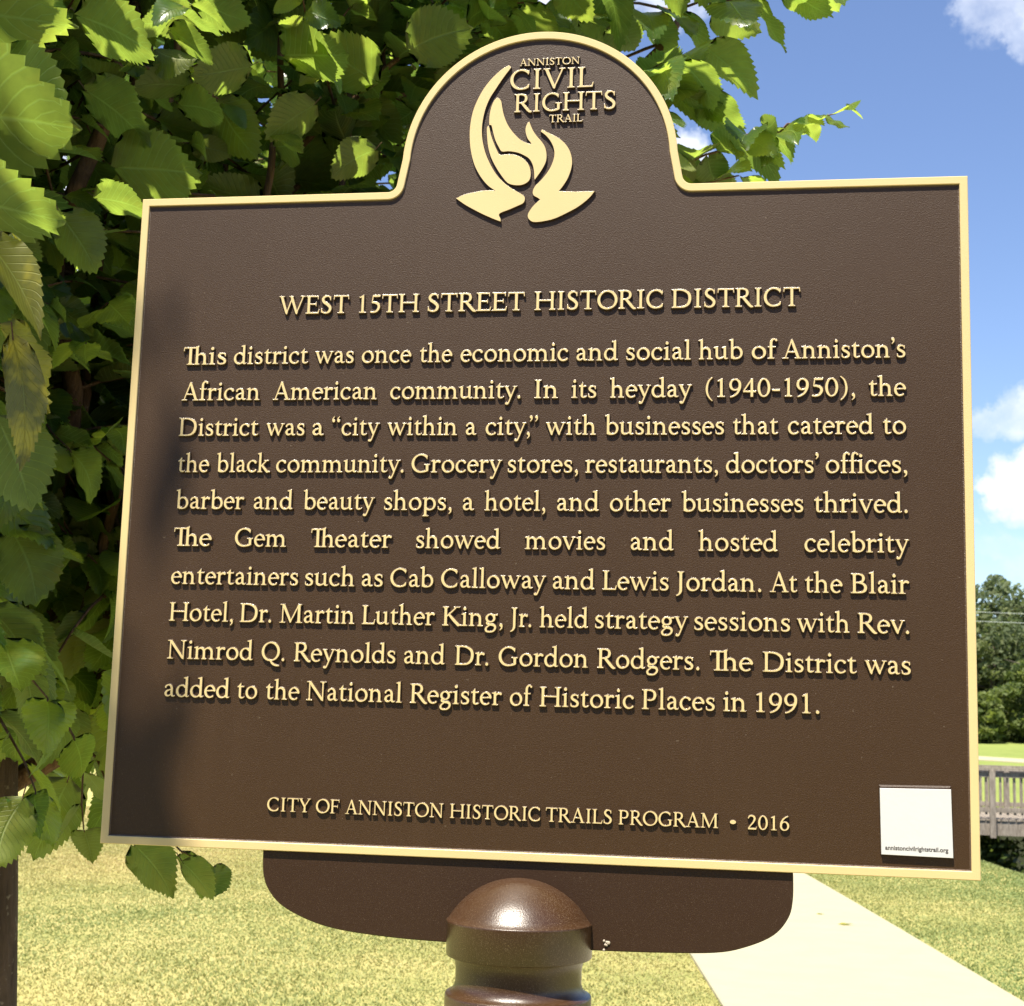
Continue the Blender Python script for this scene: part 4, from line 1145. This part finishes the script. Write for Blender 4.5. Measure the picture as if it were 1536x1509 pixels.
# dense side boughs beyond the left edge keep the lower crown in shade
for k_, (x_, y_, z_) in enumerate(((-.62, .05, 2.30), (-.66, -.12, 2.42), (-.64, .16, 2.12), (-.72, -.05, 2.20), (-.70, .20, 2.45), (-.80, .05, 2.05), (-.66, .02, 2.55), (-.75, .25, 2.0), (-.63, .10, 2.0))):
    bough([(-1.15, y_+.55, z_-.1), (-.95, y_+.22, z_+.06), (x_-.10, y_+.06, z_+.05), (x_, y_, z_)], .11, .026, .006, free=True)
# more of the crown overhead, above the arch
for k_, (y0_, z0_) in enumerate(((.55, 2.98), (.85, 2.97), (.70, 3.10))):
    bough([(-.75, .75, 2.75), (-.35, y0_+.05, z0_), (-.05, y0_, z0_+.04), (.08+.04*k_, y0_-.02, z0_-.02)], .105, .032, .006)
# big leaves close by on the left, each with its own pose: base, tip, kind
HERO = [((-.545, -.215, 2.060), (-.392, -.165, 2.064), 'g', 1.0, .15), ((-.575, -.130, 2.030), (-.432, -.095, 2.008), 'g', 1.0, .2), ((-.535, -.225, 2.150), (-.405, -.165, 2.172), 'g', .85, .3),
        ((-.520, .076, 2.292), (-.432, .093, 2.258), 'g', 1.0, .25), ((-.560, .28, 2.200), (-.449, .28, 2.194), 'g', .95, .2), ((-.433, .373, 2.368), (-.497, .335, 2.346), 'g', 1.0, .2),
        ((-.507, .359, 2.338), (-.565, .305, 2.325), 'g', .8, .35), ((-.520, .366, 2.316), (-.448, .352, 2.297), 'g', .8, .3), ((-.585, .235, 2.280), (-.505, .265, 2.228), 'g', .9, .3),
        ((-.515, -.085, 1.982), (-.430, -.079, 1.892), 'y', .50, .5), ((-.553, .027, 1.927), (-.467, .028, 1.851), 'y', .48, .6), ((-.500, -.051, 1.895), (-.482, -.021, 1.772), 'b', .32, .8),
        ((-.460, .247, 2.363), (-.512, .224, 2.368), 'g', 1.0, .2), ((-.452, .239, 2.390), (-.392, .265, 2.377), 'g', .95, .25), ((-.418, .468, 2.428), (-.320, .441, 2.420), 'g', 1.0, .2),
        ((-.503, .113, 2.098), (-.435, .12, 2.087), 'g', .9, .3), ((-.560, .044, 1.835), (-.526, .073, 1.748), 'g', .85, .4), ((-.583, .189, 2.108), (-.541, .221, 2.050), 'g', .8, .5),
        ((-.326, .599, 2.448), (-.411, .555, 2.494), 'g', 1.0, .2), ((-.274, .592, 2.490), (-.188, .595, 2.522), 'g', 1.0, .2), ((-.643, .244, 1.748), (-.610, .266, 1.664), 'g', .9, .3),
        ((-.606, .16, 1.635), (-.553, .186, 1.578), 'g', .8, .3), ((-.572, .179, 1.445), (-.590, .165, 1.375), 'g', .9, .3), ((-.555, .454, 1.376), (-.502, .468, 1.318), 'g', .9, .3),
        ((-.498, .475, 1.355), (-.453, .486, 1.318), 'g', .9, .4), ((-.615, .377, 1.455), (-.645, .358, 1.366), 'g', .9, .3), ((-.386, .504, 2.371), (-.453, .5, 2.328), 'g', 1.0, .2),
        ((-.321, .593, 2.340), (-.383, .589, 2.303), 'g', 1.0, .2), ((-.508, .467, 2.361), (-.457, .507, 2.302), 'g', 1.0, .3), ((-.57, -.01, 2.18), (-.47, .0, 2.14), 'g', 1.0, .3)]
hero = {'g': [], 'y': [], 'b': []}
for i, (p, q, kd, wd, cu_) in enumerate(HERO):
    p, q = np.array(p), np.array(q)
    if p[1] < -.06:          # keep the nearest ones level with the panel
        c_ = np.array(CAM); kk = 1.279/(1.3388+p[1]); p, q = c_+(p-c_)*kk, c_+(q-c_)*kk
    ax = q-p
    L = np.linalg.norm(ax)
    view = vn(np.array(CAM)-p)
    # the blades hang under their twigs and show their undersides to someone below
    nr = vn(np.array((0, 0, .75))-view*.75+rg.normal(0, .16, 3))
    hero[kd].append((p, ax, nr, L*1.04, wd, cu_))
base, ax, nr, sz = map(np.array, (LB, LA, LN, LS))
near = np.linalg.norm(base-np.array(CAM), axis=1) < 2.7
tint = np.clip(rg.normal(.45, .24, len(base)), 0, 1)
# tender tip growth is lighter
tint = np.where(sz < .05, np.clip(tint+.5, 0, 1), tint)
parts = [leaf_mesh(base[near], ax[near], nr[near], sz[near], 21, T_HI, tint[near]), leaf_mesh(base[~near], ax[~near], nr[~near], sz[~near], 22, T_LO, tint[~near])]
def hero_part(k, seed):
    h = hero[k]
    a = [np.array([q[j] for q in h]) for j in range(6)]
    return leaf_mesh(a[0], a[1], a[2], a[3], seed, T_HI, np.clip(rg.normal(.5, .15, len(h)), 0, 1), a[4], a[5]*.55, a[5]*.7)
parts.append(hero_part('g', 31))
V, F, U, A = join(parts)
foliage = link('foliage', np_mesh('foliage', V, F, [M_LEAF], uv=U, attr=A, smooth=True))
foliage.parent = elm; foliage.matrix_parent_inverse = Matrix.Translation((1.0, -.82, 0))
for kd, mt, nm, lab in (('y', M_LEAF_Y, 'yellowing_leaf', 'yellow edged twisted leaves'), ('b', M_LEAF_B, 'withered_leaf', 'curled brown withered leaf')):
    V, F, U, A = hero_part(kd, 41)
    o = link(nm, np_mesh(nm, V, F, [mt], uv=U, attr=A, smooth=True))
    o.parent = elm; o.matrix_parent_inverse = Matrix.Translation((1.0, -.82, 0))
    o['label'] = lab
# leaf stalks
SV, SF = [], []
pa = np.array([p for p, q in PET]); pb = np.array([q for p, q in PET])
hp = [np.concatenate([np.array([q[0] for q in hero[k]]) for k in 'gyb']), np.concatenate([np.array([q[0]-vn(q[1])*.012+np.array((0, 0, .006)) for q in hero[k]]) for k in 'gyb'])]
pa = np.concatenate([pa, hp[1]]); pb = np.concatenate([pb, hp[0]])
m = len(pa); w = .0009
offs = np.array(((w, 0, 0), (-w*.5, w*.87, 0), (-w*.5, -w*.87, 0)))
SV = np.concatenate([pa[:, None]+offs, pb[:, None]+offs], 1).reshape(-1, 3)
b = np.arange(m)*6
SF = np.concatenate([np.c_[b+i, b+(i+1) % 3, b+3+(i+1) % 3, b+3+i] for i in range(3)])
o = link('leaf_stalks', np_mesh('leaf_stalks', SV, SF, [M_TWIG]))
o.parent = elm; o.matrix_parent_inverse = Matrix.Translation((1.0, -.82, 0))
# ------------------------------------------------------------------ footbridge over the ditch
bridge = thing('footbridge', 'weathered grey timber footbridge with baluster railings over the ditch', 'bridge', (5.5, 30.2, -.12))
def bpart(mb, name):
    o = mb.obj(name, M_WOOD, None); o.parent = bridge; o.matrix_parent_inverse = Matrix.Translation((-5.5, -30.2, .12)); return o
BX0, BX1 = 1.0, 10.2
DZ = -.13
mb = MB()
x = BX0
while x < BX1:
    mb.box(x, x+.13, 29.0, 31.4, DZ-.04, DZ, jit=.004); x += .142
bpart(mb, 'deck')
for y in (29.02, 31.28):
    mb = MB(); mb.box(BX0, BX1, y, y+.10, DZ-.32, DZ-.043); bpart(mb, 'beam')
for y in (28.98, 31.36):
    for z0, z1, d in ((DZ+.93, DZ+.98, .07), (DZ+.80, DZ+.89, .02), (DZ+.13, DZ+.22, .02)):
        mb = MB(); mb.box(BX0, BX1, y-d, y+d, z0, z1, jit=.003); bpart(mb, 'rail')
    x = BX0
    while x < BX1:
        mb = MB(); mb.box(x, x+.11, y-.075, y+.03, DZ-.36, DZ+.928, jit=.004); bpart(mb, 'post'); x += 1.32/2*1.02
    mb = MB()
    x = BX0+.05
    while x < BX1:
        mb.box(x, x+.038, y+.021, y+.059, DZ+.08, DZ+.90, jit=.003); x += .135
    bpart(mb, 'balusters')
for x in (3.2, 7.6):
    for y in (29.2, 31.1):
        mb = MB(); mb.box(x, x+.2, y, y+.2, -2.2, DZ-.05); bpart(mb, 'pile')

# ------------------------------------------------------------------ rank growth in the ditch
def leaf_quads(P, size, seed, updir=.4, asp=1.0):
    rg_ = np.random.default_rng(seed)
    N = len(P)
    n_ = rg_.normal(0, 1, (N, 3)); n_[:, 2] += updir
    n_ /= np.linalg.norm(n_, axis=1)[:, None]
    a = np.cross(n_, rg_.normal(0, 1, (N, 3))); a /= np.linalg.norm(a, axis=1)[:, None]
    b_ = np.cross(n_, a)
    s = np.asarray(size)*np.ones(N)*rg_.uniform(.6, 1.3, N)
    s = s[:, None]
    V = np.stack([P-a*s*asp, P-b_*s*.55, P+a*s*asp+n_*s*.2, P+b_*s*.55], 1).reshape(-1, 3)
    F = np.arange(N*4).reshape(N, 4)
    return V, F
rgw = np.random.default_rng(5)
N = 34000
cl = rgw.uniform(0, 1, (46, 2))
cy = np.where(np.arange(46) < 26, 30.0+cl[:, 1]*2.2, 17.5+cl[:, 1]*15); cx = 3.15+.11*(17.2-cy)+.5+cl[:, 0]*3.4
ch = np.where(np.arange(46) < 26, rgw.uniform(.9, 1.35, 46), rgw.uniform(.3, .9, 46))
k = rgw.integers(0, 46, N)
px = cx[k]+rgw.normal(0, .28, N); py = cy[k]+rgw.normal(0, .4, N)
hz = rgw.uniform(0, 1, N)**.8*ch[k]
bank = px-(3.15+.11*(17.2-py))
ok = bank > .12
P = np.c_[px, py, terrain(px, py)+hz+.03][ok]
V, F = leaf_quads(P, .075, 6, .8, 1.25)
wd = link('ditch_weeds', np_mesh('ditch_weeds', V, F, [M_WEED], uv=np.tile([[0, .5], [.5, 0], [1, .5], [.5, 1]], (len(P), 1)), attr=np.repeat(np.clip(rgw.normal(.3, .25, len(P)), 0, 1), 4)))
wd['kind'] = 'stuff'
tag(wd, 'rank green weeds growing down the ditch under the footbridge', 'weeds')

# ------------------------------------------------------------------ trees along the far edge of the meadow
def far_tree(x, y, h, wr, seed, mat, label, leaf=.20, n=5200, low=.0, group='trees along the far edge of the meadow', layered=False):
    rg_ = np.random.default_rng(seed)
    z0 = float(terrain(x, y))
    root = thing('broadleaf_tree', label, 'tree', (x, y, z0), group)
    mb = MB()
    mb.tube([(0, 0, -.2), (.05, 0, h*.2), (.1, .05, h*.45), (.05, 0, h*.8)], [h*.028, h*.022, h*.016, h*.006], 9)
    nb = 9
    for i in range(nb):
        a = i*2.4+seed; zz = h*(.2+.6*i/nb)
        mb.tube([(.05, 0, zz), (wr*.4*math.cos(a), wr*.4*math.sin(a), zz+h*.07), (wr*.75*math.cos(a), wr*.75*math.sin(a), zz+h*.12)], [h*.010, h*.007, h*.002], 6)
    mb.obj('trunk', M_FARBARK, root)
    # clumps spread through an uneven ovoid crown
    nc = 120
    c = []
    while len(c) < nc:
        q = rg_.uniform(-1, 1, 3)
        zz = (q[2]+1)/2
        prof = (math.sin(math.pi*min(1, zz*.86+.16)))**.6
        if q[0]**2+q[1]**2 > prof**2 or (q[0]**2+q[1]**2 < (prof*.3)**2 and zz < .7): continue
        c.append((q[0]*wr, q[1]*wr, h*(low+(1-low)*zz)*.95))
    c = np.array(c)
    cr = rg_.uniform(.13, .27, nc)*wr
    k = rg_.integers(0, nc, n)
    d = rg_.normal(0, 1, (n, 3)); d /= np.linalg.norm(d, axis=1)[:, None]
    d[:, 2] *= .45 if layered else .75
    P = c[k]+d*(cr[k]*rg_.uniform(.45, 1.08, n)**.6)[:, None]
    P[:, 2] = np.maximum(P[:, 2], .1)
    V, F = leaf_quads(P, leaf, seed, .5, 1.0)
    tint = np.clip(.45+rg_.normal(0, .16, nc)[k]+rg_.normal(0, .15, n), 0, 1)
    me = np_mesh('crown', V, F, [mat], uv=np.tile([[0, .5], [.5, 0], [1, .5], [.5, 1]], (n, 1)), attr=np.repeat(tint, 4))
    link('crown', me, root)
    return root
far_tree(12.6, 75, 8.2, 4.3, 1, M_FARLEAF, 'tall dark tree against the sky just right of the marker, behind paler foliage', .15, 26000)
far_tree(16.6, 77, 8.0, 4.3, 2, M_FARLEAF, 'dark tree at the right edge of the photo, behind the power cables', .15, 26000)
far_tree(13.9, 68, 4.3, 2.6, 3, M_FARLEAF2, 'lower yellow-green spreading tree in front of the dark trees', .12, 22000, 0, layered=True)
far_tree(10.4, 67, 2.6, 1.5, 4, M_FARLEAF2, 'bright yellow-green bush at the foot of the tall dark tree', .16, 5000, 0, layered=True)
LAB = ['broad dark tree far behind the left side of the marker', 'mid green tree behind the middle of the marker', 'rounded tree behind the right half of the marker', 'dense tree behind the elm trunk at far left', 'wide tree left of the power pole', 'tall tree right of the footbridge', 'dark tree behind the far path at left', 'leaning tree behind the far path at centre']
for i, (x, y, h, w) in enumerate([(-22, 80, 9, 5), (-9, 84, 8.5, 4.5), (2.5, 82, 8, 4.2), (-36, 70, 9.5, 5.5), (-15.5, 72, 7, 4), (22, 72, 8, 4.2), (-29, 86, 8.5, 5), (7.2, 84, 7.5, 3.2)]):
    far_tree(x, y, h, w, 20+i, M_FARLEAF if i % 3 else M_FARLEAF2, LAB[i], .26, 3500)
for x, lab in ((-7.5, 'wooden power pole hidden behind the marker'), (38, 'wooden power pole far off to the right')):
    z0 = float(terrain(x, 58))
    pole = thing('power_pole', lab, 'power pole', (x, 58, z0), 'power poles across the meadow')
    mb = MB(); mb.tube([(0, 0, -.5), (0, 0, 8.0)], [.16, .11], 12); mb.obj('shaft', M_FARBARK, pole)
    mb = MB(); mb.box(-.06, .06, -.9, .9, 6.2, 6.34); mb.obj('crossarm', M_WOOD, pole)
for dz, lab in ((0, 'lower pale power cable crossing in front of the dark trees'), (.36, 'upper thin power cable crossing in front of the dark trees')):
    za, zb = float(terrain(-7.5, 58))+6.3+dz, float(terrain(38, 58))+6.3+dz
    mb = MB(); mb.tube([(-7.5+45.5*s, 58, za+(zb-za)*s-1.35*4*s*(1-s)) for s in np.linspace(0, 1, 40)], .011, 6)
    tag(mb.obj('power_cable', M_WIRE), lab, 'cable', 'power cables')
# unseen trees added behind the camera to darken what the satin paint mirrors
for i, (x, y, h, w, lab) in enumerate([(-9, -15, 6.2, 4.2, 'unseen tree added for its dark reflection, far left'), (-2.5, -17, 7, 4.2, 'unseen tree added for its dark reflection, left of centre'), (4.5, -16, 6.6, 4.2, 'unseen tree added for its dark reflection, right of centre'), (11.5, -15, 6.2, 4.2, 'unseen tree added for its dark reflection, far right')]):
    far_tree(x, y, h, w, 60+i, M_FARLEAF, lab, .34, 6500, 0, 'unseen trees added behind the camera')
